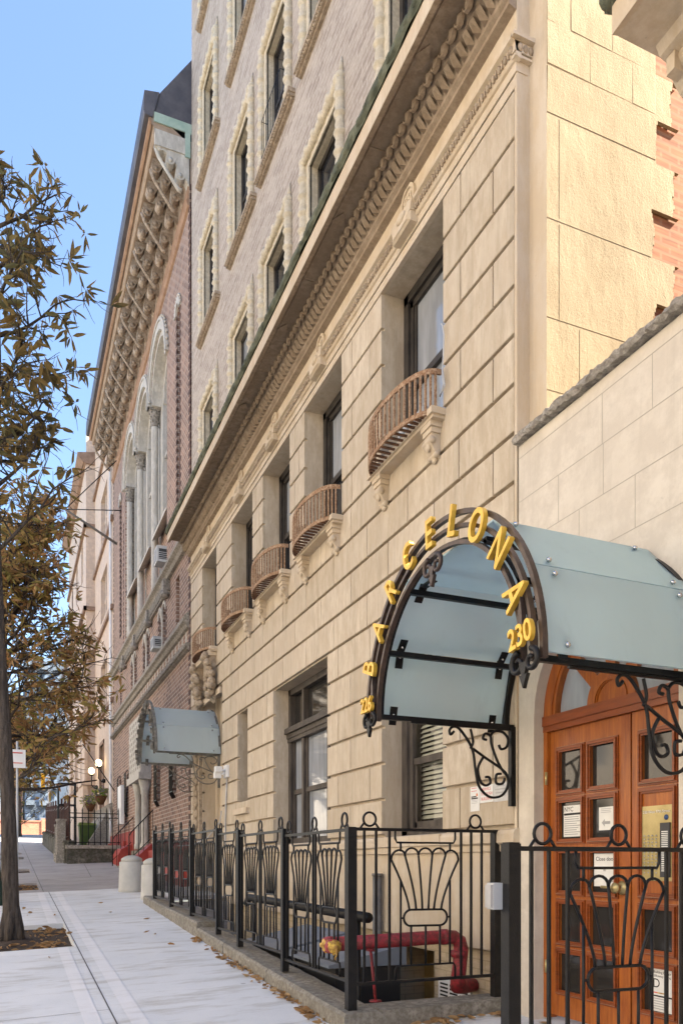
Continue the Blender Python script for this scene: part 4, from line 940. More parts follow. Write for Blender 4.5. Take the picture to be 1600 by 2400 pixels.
# kerb under the fence
KB=thing('stone_kerb','worn grey stone kerb carrying the iron fence along the pavement','kerb',(2.4,9,-1.2))
def kslab(y0,y1,x0,x1,zt0,zt1,nm='kerb_slab'):
    m=MB(); n=max(1,int((y1-y0)/.12)); random.seed(int(y0*10)); c=.02
    prof=lambda t,d:[(x0-.0+d,-.35),(x0+d,-c*1.3),(x0+c+d*.5,0),(x1-c,0),(x1,-c),(x1,-1.1)]
    vs=[]
    for j in range(n+1):
        y=y0+(y1-y0)*j/n; zt=zt0+(zt1-zt0)*j/n; d=random.uniform(-.008,.008)
        vs+=[(a,y,zt+b+(random.uniform(-.004,.004) if b>-.1 else 0)) for a,b in prof(0,d)]
    k=6; m.add(vs,[(j*k+i,j*k+i+1,(j+1)*k+i+1,(j+1)*k+i) for j in range(n) for i in range(k-1)]); m.add(vs[:k],[tuple(range(k))]); m.add(vs[-k:],[tuple(range(k-1,-1,-1))])
    return m.build(nm,KERBM,KB)
kt=lambda y:-1.10+.053*(y-5.5)
KS=[5.38,7.3,9.0,10.4]
for a,b in zip(KS,KS[1:]): kslab(a+.004,b-.004,2.285,2.60,kt(a)-.015,kt(b)-.015)
kslab(10.41,12.6,2.285,2.58,kt(10.4)+.06,kt(12.6)+.02); kslab(12.61,14.9,2.285,2.58,kt(12.6)+.02,kt(14.9)+.0)
m=MB(); m.add([(2.60,5.38,-1.115),(3.75,5.38,-1.105),(3.75,5.70,-1.105),(2.60,5.70,-1.115)]+[(2.60,5.38,-1.6),(3.75,5.38,-1.6),(3.75,5.70,-2.4),(2.60,5.70,-2.4)],[(0,1,2,3),(0,4,5,1),(3,2,6,7),(0,3,7,4)]); m.build('kerb_slab',KERBM,KB)
m=MB(); m.quad((2.5,5.6,-2.5),(4.0,5.6,-2.5),(4.0,14.5,-2.3),(2.5,14.5,-2.3)); m.quad((2.59,14.4,-2.5),(3.9,14.4,-2.5),(3.9,14.4,-.7),(2.59,14.4,-.7)); m.build('area_floor',CONCO,kind='structure')
m=MB(); m.add([(2.59,14.4,-.665),(3.77,14.4,-.64),(3.77,14.95,-.61),(2.59,14.95,-.63)],[(0,1,2,3)]); m.build('doorstep_paving',CONCO,kind='structure')
# bins behind the fence
for i,(y,lb) in enumerate(((6.75,'grey-blue storage bin nearest the red pipe behind the fence'),(8.2,'grey-blue storage bin behind the middle fence posts'))):
    T=thing('storage_bin',lb,'bin',(3.05,y+.6,-2.2),'grey-blue bins in the sunken area')
    m=MB(); m.box(2.78,3.45,y,y+1.25,-2.2,-.98); m.build('body',M('bin_black',(.02,.021,.024),None,1,.5) if i==0 else MATS['bin_black'],T)
    m=MB(); m.prism([(2.70,-.97),(2.70,-.94),(3.5,-.78),(3.5,-.97)],'y',y-.03,y+1.28); m.build('lid',M('bin_lid',(.15,.18,.23),(.19,.22,.27),4,.5,.1) if i==0 else MATS['bin_lid'],T)
m=MB(); m.tube([(2.72,5.9,-.45),(2.72,9.4,-.42),(2.72,9.5,-.5)],.045,10); 
for y in (6.1,7.7,9.2): m.cyl((2.72,y,-.46),(2.72,y,-2.4),.022,n=6)
tag(m.build('handrail_pipe',BLACK,None,loc=(2.72,7.6,-2.4)),'thick black handrail pipe running behind the street fence','handrail')
# red standpipe
SP=thing('standpipe','red fire standpipe with yellow caps poking through the iron fence','standpipe',(3.5,5.88,-1.1))
yq=5.88
m=MB(); m.tube([(2.32,yq,-.655),(3.40,yq,-.63),(3.52,yq,-.635),(3.575,yq,-.67),(3.59,yq,-.74),(3.575,yq,-.9),(3.56,yq,-1.0),(3.58,yq+.03,-1.06),(3.68,yq+.1,-1.08),(3.8,yq+.12,-1.08)],[.06]*4+[.066,.062,.064,.075,.07,.06],14)
m.lathe([(.068,0),(.068,.05)],(3.40,yq,-.63),16,'x'); m.lathe([(.072,-.03),(.072,.03)],(3.575,yq,-.78),16,'z'); m.lathe([(.066,0),(.07,.03),(.066,.06)],(2.34,yq,-.655),16,'x'); m.lathe([(.058,0),(.058,.07)],(2.36,yq-.125,-.66),14,'y')
m.build('pipe',REDPIPE,SP)
m=MB(); m.cyl((2.72,yq-.02,-.68),(2.72,yq-.12,-1.11),.012,n=8); m.lathe([(.05,0),(.05,.012)],(2.72,yq-.12,-1.118),12); m.box(2.70,2.74,yq-.06,yq+.06,-.72,-.70); m.build('prop',REDPIPE,SP)
for ax,c in (('x',(2.335,yq,-.655)),('y',(2.36,yq-.125,-.66))):
    m=MB(); m.lathe([(.001,-.045),(.018,-.045),(.022,-.022),(.045,-.02),(.056,-.012),(.056,.004)],c,14,ax)
    for k in range(3):
        a=k*2*pi/3+.4; u,v=math.cos(a)*.055,math.sin(a)*.055
        m.ball((c[0]+(0 if ax=='x' else u),c[1]+(u if ax=='x' else -.0),c[2]+v),.013,5)
    m.build('cap',YELLOW,SP)
m=MB(); m.tube([(2.36,yq-.17,-.67),(2.365,yq-.16,-.72),(2.355,yq-.15,-.745),(2.365,yq-.14,-.76)],.008,5); m.build('chain',YELLOW,SP)
# security light on the wall, its conduit and loose cables
SL=thing('security_light','white security light and camera box on the wall left of the narrow window','security light',(D-.02,14.45,1.6))
m=MB(); m.box(D-.05,D-.005,14.30,14.55,1.60,1.83); m.build('back_box',WHITE,SL)
for s in (0,1):
    m=MB(); m.tube([(D-.05,14.42,1.73-.06*s),(D-.13,14.44,1.74-.07*s)],.025,8); m.box(D-.24,D-.12,14.36+.06*s,14.5+.05*s,1.70-.11*s,1.80-.10*s); m.build('lamp_head',WHITE,SL)
m=MB(); m.tube([(D-.02,14.40,1.62),(D-.02,14.48,1.1),(D-.02,14.55,.2),(D-.02,14.56,-.7)],.014,6); m.build('conduit',GREYPL,SL)
m=MB(); m.tube([(D-.05,14.7,1.0),(D-.06,14.75,.8),(D-.25,14.95,.5),(D-.5,15.2,.35),(D-.75,15.4,.34)],.012,5); tag(m.build('loose_cable',GREYPL,None,loc=(D-.1,14.9,.4)),'loose grey cable hanging beside the dark brown door','cable')
m=MB(); m.tube([(D-.04,6.44,5.05),(D-.05,6.40,5.0),(D-.045,6.38,4.9),(D-.04,6.42,4.55),(D-.05,6.38,4.45),(D-.06,6.43,4.36),(D-.05,6.36,4.42),(D-.05,6.4,4.6)],.007,5); tag(m.build('loose_cable',GREYPL,None,loc=(D-.04,6.4,4.4)),'thin cable looped by the largest iron balcony','cable')
def aircon(label,x0,x1,y0,y1,z0,z1,group='window air conditioners'):
    T=thing('air_conditioner',label,'air conditioner',((x0+x1)/2,(y0+y1)/2,z0),group)
    m=MB(); m.cbox(x0,x1,y0,y1,z0,z1,.01); m.build('case',M('ac_case',(.52,.52,.50),(.58,.58,.56),6,.5) if 'ac_case' not in MATS else MATS['ac_case'],T)
    m=MB(); n=int((y1-y0)/.03)
    m.box(x0-.002,x0+.001,y0+.06,y1-.06,z0+.06,z1-.06); m.box(x0+.05,x1-.08,y0-.002,y0+.001,z0+.07,z1-.08); m.build('grille_recess',M('ac_dark',(.06,.06,.06),None,1,.8) if 'ac_dark' not in MATS else MATS['ac_dark'],T)
    m=MB()
    for k in range(n-3): m.box(x0-.006,x0-.003,y0+.07+k*.03,y0+.08+k*.03,z0+.06,z1-.06)
    for k in range(4): m.box(x0+.05,x1-.08,y0-.006,y0-.003,z0+.09+k*.05,z0+.105+k*.05)
    m.build('grille',MATS['ac_case'],T)
aircon('small pale air conditioner standing behind the largest iron balcony',3.80,4.08,6.95,7.5,4.265,4.58)
# concrete bollards
def bollard(label,c,h,r):
    z=gz(c[0],c[1])-.05; T=thing('concrete_bollard',label,'bollard',(c[0],c[1],z),'concrete bollards at the end of the fence')
    m=MB(); m.lathe([(r*1.03,0),(r,.1),(r*.94,h-.13),(r*.9,h-.12)],(c[0],c[1],z),32); m.build('base',BOLL,T)
    m=MB(); m.lathe([(r*.80,h-.125),(r*.80,h-.06),(r*.77,h-.05),(r*.55,h-.012),(r*.3,h+.012),(.001,h+.02)],(c[0],c[1],z),32); m.build('cap',BOLL,T)
bollard('pale grey round concrete bollard with domed cap farther from the fence',(2.42,17.35),.80,.275)
bollard('pale grey concrete bollard half hidden by the last fence post',(2.57,15.55),.83,.23)
# ------------------------------------------------------------------ ROMANESQUE BRICK HOUSE
ROM=thing('brick_hall','red-brown brick hall with tall round arches and deep bracketed stone cornice','building',(D,24.8,0))
RA,RB=17.72,31.95
ARC=[(20.60,23.10),(23.34,25.80),(26.04,28.50)]; ZC=13.15
ops=[];fills=[]
ops.append((20.60,28.50,7.55,ZC))
for a,b in ARC: ops.append((a,b,ZC,14.55))
SL=[(18.9,19.25,8.6,13.75),(29.6,29.95,8.3,13.6)]
PAIR=[(20.75,5.75),(23.4,5.75),(25.95,5.75)]
ops+= SL
for y,z in PAIR: ops+=[(y,y+.42,z,6.85),(y+.60,y+1.02,z,6.85)]
ops+=[(18.95,19.4,5.75,6.95),(29.55,29.9,5.75,6.9)]
LOW=[(19.35,19.75,1.75,3.2),(21.6,22.0,1.7,3.2),(27.7,28.05,1.75,3.1),(29.7,30.0,1.75,3.1)]
ops+=LOW+[(23.1,25.4,.35,3.2)]
m=MB(); m.wall_x(D,RA,RB,.2,15.35,ops,.45,False)
for o in ops:
    if o[3]==ZC: m.reveal(D,*o,.45,False)
    elif o[2]==ZC: continue
    else: m.reveal(D,*o,.45)
for a,b in ARC: m.arch_fill(D,a,b,ZC,14.55,.45,16)
for a,b in zip(ARC,ARC[1:]): m.quad((D,a[1],ZC),(D,b[0],ZC),(D+.45,b[0],ZC),(D+.45,a[1],ZC))
for a,b,z0,z1 in SL: m.arch_fill(D,a,b,z1-.5,z1,.3,8)
for y,z in PAIR:
    for k in (0,.6): m.arch_fill(D,y+k,y+k+.42,6.6,6.85,.3,8)
m.quad((D,RB,.2),(D,RB,15.4),(D+5,RB,15.4),(D+5,RB,.2))
m.quad((D+6,RA,0),(D+6,RA,19.4),(D+6,RB,19.4),(D+6,RB,0)); m.quad((D+5,RB,0),(D+6,RB,0),(D+6,RB,19),(D+5,RB,19))
WALLR=m.build('wall',BRK2,ROM)
# recessed back of the openings: glass and spandrels
m=MB(); m.quad((D+.46,RA,.3),(D+.46,RA,15.3),(D+.46,RB,15.3),(D+.46,RB,.3)); m.build('window_glazing',GLASSD,ROM)
for a,b in ARC:
    m=MB(); m.box(D+.30,D+.45,a-.1,b+.1,7.5,9.6); m.build('spandrel',BRK2,ROM)
    m=MB(); m.prism([(D+.02,9.28),(D+.02,9.36),(D+.45,9.75),(D+.45,9.6)],'y',a+.25,b-.02); m.build('arch_sill',LTSTONE,ROM)
    m=MB(); c=(a+b)/2; r=(b-a)/2; m.ring(D-.07,D+.02,c,ZC,r,r+.20,22); m.ring(D-.10,D-.0,c,ZC,r+.2,r+.27,22)
    for k in range(24):
        t=pi*(k+.5)/24; m.ball((D-.05,c+(r+.30)*math.cos(t),ZC+(r+.30)*math.sin(t)),.035,4)
    ARCHO=m.build('arch',LTSTONE,ROM); m=MB(); m.ring(D+.01,D+.44,c,ZC,r-.13,r-.002,18); m.ring(D+.3,D+.44,c,ZC,r-.36,r-.1,18); m.build('inner_arch',LTSTONE,ARCHO)
    m=MB(); m.box(D+.33,D+.44,c-.09,c+.09,9.7,13.9); m.box(D+.34,D+.44,a+.0,b-.0,11.6,11.7); m.box(D+.28,D+.44,a,a+.3,9.6,ZC); m.box(D+.28,D+.44,b-.3,b,9.6,ZC); m.build('mullion',LTSTONE,ROM)
    m=MB(); m.quad((D+.445,a,9.6),(D+.445,a,14.5),(D+.445,b,14.5),(D+.445,b,9.6)); m.build('pane',GLASSB,ROM)
def column(X,y,z0,z1,r,nm='column'):
    m=MB(); m.lathe([(r*1.35,0),(r*1.35,.12),(r*1.1,.2),(r,.3),(r*.96,z1-z0-.55),(r*.95,z1-z0-.5)],(X,y,z0),18); c=m.build(nm,LTSTONE,ROM)
    m=MB(); z=z1-.5; m.lathe([(r*.98,0),(r*1.12,.03),(r*.98,.06),(r*1.05,.2),(r*1.45,.42),(r*1.5,.44)],(X,y,z),16); m.box(X-r*1.5,X+r*1.5,y-r*1.5,y+r*1.5,z+.44,z+.5)
    for row,(zz,rr,n) in enumerate(((.15,1.1,8),(.27,1.25,8),(.38,1.45,8))):
        for k in range(n): t=2*pi*(k+.5*row)/n; m.ball((X+r*rr*math.cos(t),y+r*rr*math.sin(t),z+zz),r*.24,4,(1,1,1.3))
    m.build('capital',GRSTONE,c)
for y in (23.22,25.92,28.38): column(D+.13,y,7.5,ZC,.105); column(D+.36,y,7.5,ZC,.095,'inner_column')
for a,b,z0,z1 in SL:
    m=MB(); c=(a+b)/2; m.ring(D-.05,D,c,z1-.45,.18,.32,14); s_=m.build('small_arch',LTSTONE,ROM); m=MB()
    for k in range(12): t=pi*(k+.5)/12; m.ball((D-.03,c+.36*math.cos(t),z1-.45+.36*math.sin(t)),.03,4)
    merge(s_,m.build('bead',LTSTONE,ROM))
for y,z in PAIR:
    for k in (.21,.81): m=MB(); m.ring(D-.03,D,y+k,6.62,.21,.29,12); m.build('small_arch',LTSTONE,ROM)
for y,z in PAIR:
    m=MB(); x,yy=D+.02,y+.51; m.lathe([(.07,0),(.055,.06),(.05,.65),(.06,.68),(.055,.72),(.1,.9),(.11,.95)],(x,yy,z),10)
    m.build('colonnette',LTSTONE,ROM)
m=MB()   # burnt-brick quoins stepping up the corners and jambs
def quoin(y,z0,z1,w_=.16,X=D): 
    z=z0
    while z<z1: m.box(X-.012,X+.02,y-w_/2,y+w_/2,z,z+.12); z+=.2
quoin(17.80,1,15.2,.17); quoin(28.98,7.6,12,.14); quoin(31.86,.6,15,.12)
for a,b,z0,z1 in SL: quoin(b+.05,z0,z1-.5,.1); quoin(a-.05,z0,z1-.5,.1)
for y,z in PAIR:
    quoin(y+1.10,z,6.6,.12); quoin(y-.08,z,6.6,.12)
for a,b,z0,z1 in LOW: quoin(b+.06,z0,z1,.1)
merge(WALLR,m.build('dark_quoin',DKBRK,ROM))
# string courses
def course(nm,z,prof,mt): m=MB(); m.extrude_y([(D+a,z+b) for a,b in prof],RA+.05,RB); return m.build(nm,mt,ROM)
course('string_course',7.2,[(0,0),(-.08,.02),(-.12,.1),(-.2,.16),(-.2,.24),(-.05,.30),(0,.3)],GRSTONE)
m=MB(); y=20.2
while y<29.4: m.box(D-.11,D,y,y+.06,6.98,7.2); y+=.11
m.box(D-.08,D,20.1,29.5,6.93,6.98)
for y in (20.3,22.95,25.6,28.25): m.box(D-.17,D,y-.13,y+.13,6.85,7.22); m.ball((D-.12,y,6.86),.13,6)
m.build('corbel_table',GRSTONE,ROM)
course('string_course',5.35,[(0,-.02),(-.06,0),(-.10,.08),(-.16,.12),(-.16,.22),(-.09,.30),(0,.36)],GRSTONE)
COURSE2=course('string_course',4.85,[(0,-.02),(-.07,0),(-.07,.04),(-.11,.07),(-.11,.13),(0,.15)],GRSTONE)
m=MB(); y=RA+.4
while y<RB: m.box(D-.008,D+.01,y,y+.11,5.0,5.33); y+=.42
merge(COURSE2,m.build('checker_block',LTSTONE,ROM))
m=MB(); y=RA+.1
while y<RB: m.box(D-.135,D-.10,y,y+.05,4.87,4.97); y+=.1
merge(COURSE2,m.build('dentil_course',GRSTONE,ROM))
# great cornice
course('cornice',15.3,[(0,-.45),(-.05,-.42),(-.09,-.33),(-.05,-.25),(-.05,0),(0,.02)],BRSTONE)
m=MB(); XR=2.87
m.extrude_y([(D,16.22),(XR+.12,16.22),(XR+.08,16.26),(XR+.08,16.36),(XR,16.42),(XR-.0,16.62),(XR+.15,16.66)],RA+.02,RB); m.extrude_y([(D+.2,14.86),(D-.02,14.86),(D-.02,16.3),(D+.2,16.3)],RA+.02,RB)
cor=m.build('cornice_shelf',M('brown_tan_stone',(.30,.225,.165),(.40,.31,.235),4,.8,.3,40),ROM)
m=MB(); m.extrude_y([(XR+.03,16.36),(XR-.02,16.40),(XR-.03,16.50),(XR+.02,16.50)],RA,RB); m.build('cornice_edge',BRSTONE,cor)
m=MB(); m.extrude_y([(XR+.05,16.52),(XR-.12,16.54),(XR-.15,16.62),(XR-.13,17.05),(XR+.2,17.12)],RA-.015,RB+.02); m.build('gutter',ROOFM,cor)
BRKT=M('tan_terracotta',(.36,.29,.225),(.50,.42,.335),4,.8,.3,40,fine=14,finec=(.26,.2,.15))
def bracket(y,mt=None,th=.22,rod=True):
    m=MB(); P=[(D,16.2),(XR+.16,16.2),(XR+.12,16.02)]
    # three scalloped lobes stepping back to the wall
    for k,(cx,cz) in enumerate(((XR+.24,15.98),(XR+.45,15.74),(XR+.67,15.46))):
        for j in range(6): a=pi+ (pi*.95)*j/5; P.append((cx+.10*math.cos(a),cz+.10*math.sin(a)))
        if k<2: P.append((cx+.16,cz+.10))
    P.append((D,15.25)); m.prism(P,'y',y-th/2,y+th/2)
    if not rod:
        for cx,cz in ((XR+.24,15.93),(XR+.45,15.69),(XR+.67,15.41)): m.ball((cx,y,cz),.10,7,(1,1.5,1))
    for cx,cz in ((XR+.24,15.98),(XR+.45,15.74),(XR+.67,15.46)): m.cyl((cx,y-th/2-.012,cz),(cx,y+th/2+.012,cz),.055,n=10)
    if rod: m.tube([(XR+.14,y,16.0),(XR+.20,y,15.80),(XR+.42,y,15.50),(XR+.64,y,15.22),(XR+.72,y,15.2)],[.05,.04,.035,.045,.06],8)
    return m.build('bracket',mt or BRKT,cor)
bracket(RA+.12,LTSTONE,.2)
m=MB(); m.box(XR+.10,D-.001,RA-.005,RA+.09,15.95,16.3); m.prism([(XR+.2,15.95),(D,15.95),(D,15.3),(D-.1,15.4),(XR+.5,15.8)],'y',RA+.03,RA+.1); m.build('end_block',LTSTONE,cor)
y=RA+.75
k=0
while y<RB: bracket(y,rod=k%2==0); y+=.655; k+=1
m=MB(); y=RA+.42
while y<RB:
    m.prism([(XR+.25,y-.08),(XR+.5,y-.12),(XR+.8,y-.08),(XR+.8,y+.08),(XR+.5,y+.12),(XR+.25,y+.08)],'z',16.12,16.2); y+=.655
merge(cor,m.build('soffit_boss',LTSTONE,ROM))
m=MB(); m.prism([(XR+.05,16.64),(XR+.02,16.86),(D+.9,19.4),(D+6,19.4),(D+6,16.64)],'y',RA+.02,RB); m.build('roof',ROOFM,ROM)
m=MB(); m.box(XR+.08,D+.2,RA-.01,RA+.018,16.45,16.66); m.box(D-.12,D,RA-.01,RA+.015,15.9,16.45); m.build('flashing',COPPER,ROM)
# red plinth, stair, entrance columns
m=MB(); m.box(D-.06,D+.3,RA+.0,23.1,-.8,.55); m.box(D-.12,D+.3,25.4,RB,.0,1.05)
m.prism([(3.2,-.6),(3.2,.25),(3.3,.45),(D-.1,.62),(D-.1,-.6)],'y',26.0,27.45)
m.prism([(3.2,-.6),(3.2,.05),(3.28,.2),(D-.1,.55),(D-.1,-.6)],'y',22.3,23.0); m.box(3.55,D,RA,22.3,-.8,.35); m.box(3.55,D,27.45,RB,-.4,.75)
m.build('red_plinth',REDBASE,ROM)
m=MB()
for k in range(4): m.box(3.12+.16*k,D+.4,23.0,26.0,-.6,-.08+.16*k)
m.build('step',KERBM,ROM)
for X,y in ((D-.14,23.25),(D-.14,24.5)):
    m=MB(); m.lathe([(.15,0),(.15,.1),(.115,.18),(.105,1.55),(.13,1.6),(.12,1.65),(.19,1.95),(.19,2.0)],(X,y,.42),16); m.build('porch_column',LTSTONE,ROM)
m=MB(); m.box(D-.36,D+.2,23.0,25.5,2.42,2.62); m.box(D-.3,D+.2,23.08,25.42,2.62,4.3); m.build('porch_block',LTSTONE,ROM)
m=MB()
for j in range(9):
    for k in range(6): m.box(D-.306,D-.299,23.2+k*.36+(j%2)*.12,23.32+k*.36+(j%2)*.12,2.75+j*.17,2.84+j*.17)
m.build('pierced_screen',GRSTONE,ROM)
m=MB(); m.box(D+.3,D+.36,23.4,25.1,.4,2.45); m.build('front_door',M('hall_door',(.10,.05,.03),(.15,.08,.05),6,.6),ROM)
for a,b,z0,z1 in LOW:
    m=MB(); n=4
    for k in range(n+1): y=a+(b-a)*k/n; m.tube([(D-.02,y,z0-.15),(D-.10,y,z0),(D-.10,y,z1),(D-.02,y,z1+.1)],.012,5)
    for z in (z0,z0+.4,z0+.8,z0+1.2): m.box(D-.11,D-.09,a-.03,b+.03,z,z+.02)
    m.build('window_grille',BLACK,ROM)
aircon('white air conditioner high on the brick hall beside the end of the main cornice',D-.22,D+.28,20.8,21.25,7.88,8.30)
aircon('white slatted air conditioner in the small paired arches of the brick hall',D-.24,D+.3,21.3,21.75,5.74,6.06)
T=thing('stair_railing','black iron stair railing by the red steps of the brick hall','railing',(3.3,22.4,-.3))
for y in (22.4,26.2):
    m=MB(); m.tube([(3.05,y,-.3),(3.05,y,.75),(3.1,y,.85),(D-.05,y,1.5)],.018,6); m.tube([(3.05,y,.1),(D-.05,y,.75)],.012,5)
    for k in range(6): t=k/5; m.cyl((3.05+t*.65,y,-.25+t*.5),(3.05+t*.65,y,.8+t*.65),.010,n=5)
    m.build('handrail',BLACK,T)
m=MB(); m.cbox(D-.24,D-.12,27.95,28.75,1.35,2.7,.02); m.box(D-.245,D-.24,28.05,28.65,1.45,2.55); tag(m.build('notice_board',WHITE,None,loc=(D-.18,28.4,1.35)),'white framed notice board on the brick hall beyond the white columns','notice board')
T=thing('flagpole','slanting bare flagpole braced by two stays high on the brick hall','flagpole',(D,30.86,12.1))
m=MB(); m.tube([(D,30.86,12.1),(1.7,30.86,13.2),(.9,30.86,13.6)],[.05,.04,.03],7); m.build('pole',M('pole_grey',(.2,.19,.18),None,1,.6),T)
m=MB(); m.tube([(D,30.6,15.2),(1.9,30.86,13.1)],.018,5); m.tube([(D,29.7,12.9),(1.9,30.86,13.1)],.018,5); m.build('stay',BLACK,T)
m=MB(); m.tube([(D,31.6,2.8),(2.6,31.9,4.6)],.022,5); tag(m.build('flagpole',BLACK,None,loc=(D,31.6,2.8)),'thin black slanting pole low on the far corner of the brick hall','flagpole')
# ------------------------------------------------------------------ CHURCH HOUSE
CH=thing('church_house','pale pink stucco gothic church house with projecting bay beyond the brick hall','building',(D,42,.5))
CB=3.36; CE=51.0
wn=[]
for z in (6.7,10.6,14.1): wn+=[(34.2,36.6,z,z+2.0)]
wn+=[(34.2,36.6,18.0,19.6),(35.3,36.9,2.4,5.2)]
m=MB(); m.wall_x(D,RB+.02,39.3,0,20.5,wn,.4); m.quad((D,RB+.02,15),(D,RB+.02,20.5),(D+6,RB+.02,20.5),(D+6,RB+.02,15)); m.quad((CB,39.3,0),(CB,39.3,20.6),(D+6,39.3,20.6),(D+6,39.3,0))
wb=[]
for z in (10.5,14.0): wb+=[(41.0+3.3*k,42.0+3.3*k,z,z+1.9) for k in range(3)]
wb+=[(44.3,46.4,4.1,6.7),(47.4,49.6,4.1,6.7),(41.2,42.4,4.1,6.6)]
m.wall_x(CB,39.3,CE,0,19.0,wb,.35); m.quad((CB,CE,0),(CB,CE,19),(D+8,CE,19),(D+8,CE,0)); m.quad((CB,39.3,20.6),(D+6,39.3,20.6),(D+6,39.5,20.6),(CB,39.5,20.6)); m.wall_x(CB+.3,39.3,39.6,19,20.6); m.quad((D+6,RB,0),(D+6,RB,21),(D+6,CE,21),(D+6,CE,0)); m.quad((D,RB,20.5),(D+6,RB,20.5),(D+6,39.4,20.5),(D,39.4,20.5))
m.build('wall',CHURCH,CH)
m=MB(); m.quad((D+.38,RB,0),(D+.38,RB,20),(D+.38,39.3,20),(D+.38,39.3,0)); m.quad((CB+.36,39.4,0),(CB+.36,39.4,19),(CB+.36,CE,19),(CB+.36,CE,0)); m.build('glazing',GLASSB,CH)
m=MB()
for a,b,z0,z1 in wn+wb:
    X=D if b<39 else CB; n=3 if b-a>1.8 else 2
    for k in range(n+1): y=a+(b-a)*k/n; m.box(X+.12,X+.3,y-.09,y+.09,z0,z1)
    m.box(X+.14,X+.3,a,b,(z0+z1)/2-.05,(z0+z1)/2+.05)
m.build('mullion',CHURCH,CH)
m=MB()
for z in (6.45,10.1,13.6,17.35): m.box(D-.10,D+.02,RB+.05,39.3,z-.09,z+.09)
for z in (9.9,12.13,16.06): m.box(CB-.12,CB+.02,39.18,CE,z-.09,z+.09); m.box(CB-.12,D,39.18,39.3,z-.09,z+.09)
m.box(CB-.1,CB+.02,43.9,CE,3.85,4.05); m.prism([(CB-.3,6.75),(CB+.02,7.2),(CB+.02,6.75)],'y',43.4,CE)
m.build('string_course',CHURCHD,CH)
m=MB(); m.prism([(CB,19.0),(CB-.15,19.05),(CB-.4,19.3),(CB-.4,19.45),(CB+.4,19.6),(CB+.4,19.0)],'y',39.2,CE); m.prism([(CB+.1,19.5),(CB+1.2,21.2),(D+6,21.2),(D+6,19.5)],'y',39.6,CE); m.build('cornice',CHURCHD,CH)
m=MB(); m.box(CB-.16,CB+.06,39.12,41.0,0,3.7); m.prism([(CB-.22,3.7),(CB-.22,3.8),(CB,4.05),(CB+.1,3.7)],'y',39.05,41.05); m.box(CB-.08,CB+.06,39.15,40.9,3.9,9.8)
for z in (3.72,): m.box(CB-.24,D,39.02,39.16,z,z+.12)
m.build('buttress',CHURCH,CH)
m=MB(); m.tube([(D-.08,32.3,18),(D-.08,32.3,1.4),(D-.12,32.2,.5)],.055,8); m.build('downpipe',WHITE,CH)
m=MB(); m.box(D-.04,D+.05,35.2,35.35,2.4,5.3); m.box(D-.04,D+.05,36.85,37.0,2.4,5.3); m.box(D-.04,D+.05,35.2,37.0,5.2,5.35); m.build('door_surround',CHURCHD,CH)
m=MB(); m.prism([(D,1.2),(D-.15,2.35),(D,2.4)],'y',32.2,38.9); m.prism([(2.9,.1),(2.9,.8),(3.2,1.3),(D,2.3),(D,.1)],'y',33.0,38.5); m.build('stoop_wall',RUBBLE if 0 else GRSTONE,CH)
LAMPM,nt_,b_,o_=nodes('lamp_glow'); b_.inputs['Emission Color'].default_value=(1,.72,.35,1); b_.inputs['Emission Strength'].default_value=1.6; b_.inputs['Base Color'].default_value=(.8,.7,.5,1)
for (y,l) in ((34.8,'lit globe wall lantern right of the church house door'),(37.9,'lit globe wall lantern left of the church house door')):
    T=thing('wall_lantern',l,'lantern',(D-.1,y,3.6),'lit wall lanterns of the church house')
    m=MB(); m.ball((D-.28,y,4.25),.145,8,(1,1,1.1)); m.build('globe',LAMPM,T); m=MB(); m.tube([(D,y,3.5),(D-.15,y,3.45),(D-.28,y,3.6),(D-.28,y,4.08)],.025,6); m.lathe([(.09,0),(.12,.05)],(D-.28,y,4.03),10); m.ball((D-.06,y,3.5),.1,5); m.build('arm',BLACK,T)
def leafclump(c,r,n,l,sq=(1,1,.7)):
    m=MB()
    for _ in range(n):
        d=Vector((random.gauss(0,1),random.gauss(0,1),random.gauss(0,1))).normalized()*r*random.uniform(.4,1); d=Vector((d.x*sq[0],d.y*sq[1],d.z*sq[2])); addleaf(m,Vector(c)+d,Vector((random.uniform(-1,1),random.uniform(-1,1),random.uniform(-.6,.6))).normalized(),l*random.uniform(.7,1.2),.3)
    return m
def addleaf(m,p,d,L,wd=.26,fold=.25):
    d=d.normalized(); up=Vector((random.uniform(-1,1),random.uniform(-1,1),random.uniform(-.3,1)))
    s=d.cross(up)
    if s.length<1e-3: s=d.orthogonal()
    s.normalize(); n=s.cross(d); w_=L*wd*.5; dr=-n*L*.12
    m.add([p,p+d*L*.35+s*w_,p+d*L*.4-n*w_*fold*2,p+d*L*.35-s*w_,p+d*L*.72+s*w_*.75+dr*.4,p+d*L*.75-n*w_*fold+dr*.4,p+d*L*.72-s*w_*.75+dr*.4,p+d*L+dr],
          [(0,2,1),(0,3,2),(1,2,5,4),(2,3,6,5),(4,5,7),(5,6,7)])
for (y,l) in ((33.9,'flower basket with yellow-green plants nearest the white downpipe'),(38.5,'flower basket with purple and green plants left of the church house door')):
    T=thing('flower_basket',l,'flower basket',(D-.25,y,2.4),'flower baskets of the church house')
    m=MB(); m.lathe([(.1,0),(.2,.2),(.26,.36)],(D-.28,y,2.42),12); m.build('basket',M('wicker',(.12,.06,.03),None,1,.9) if 'wicker' not in MATS else MATS['wicker'],T)
    m=leafclump((D-.28,y,2.92),.42,240,.16); m.build('flowers',PLANT,T)
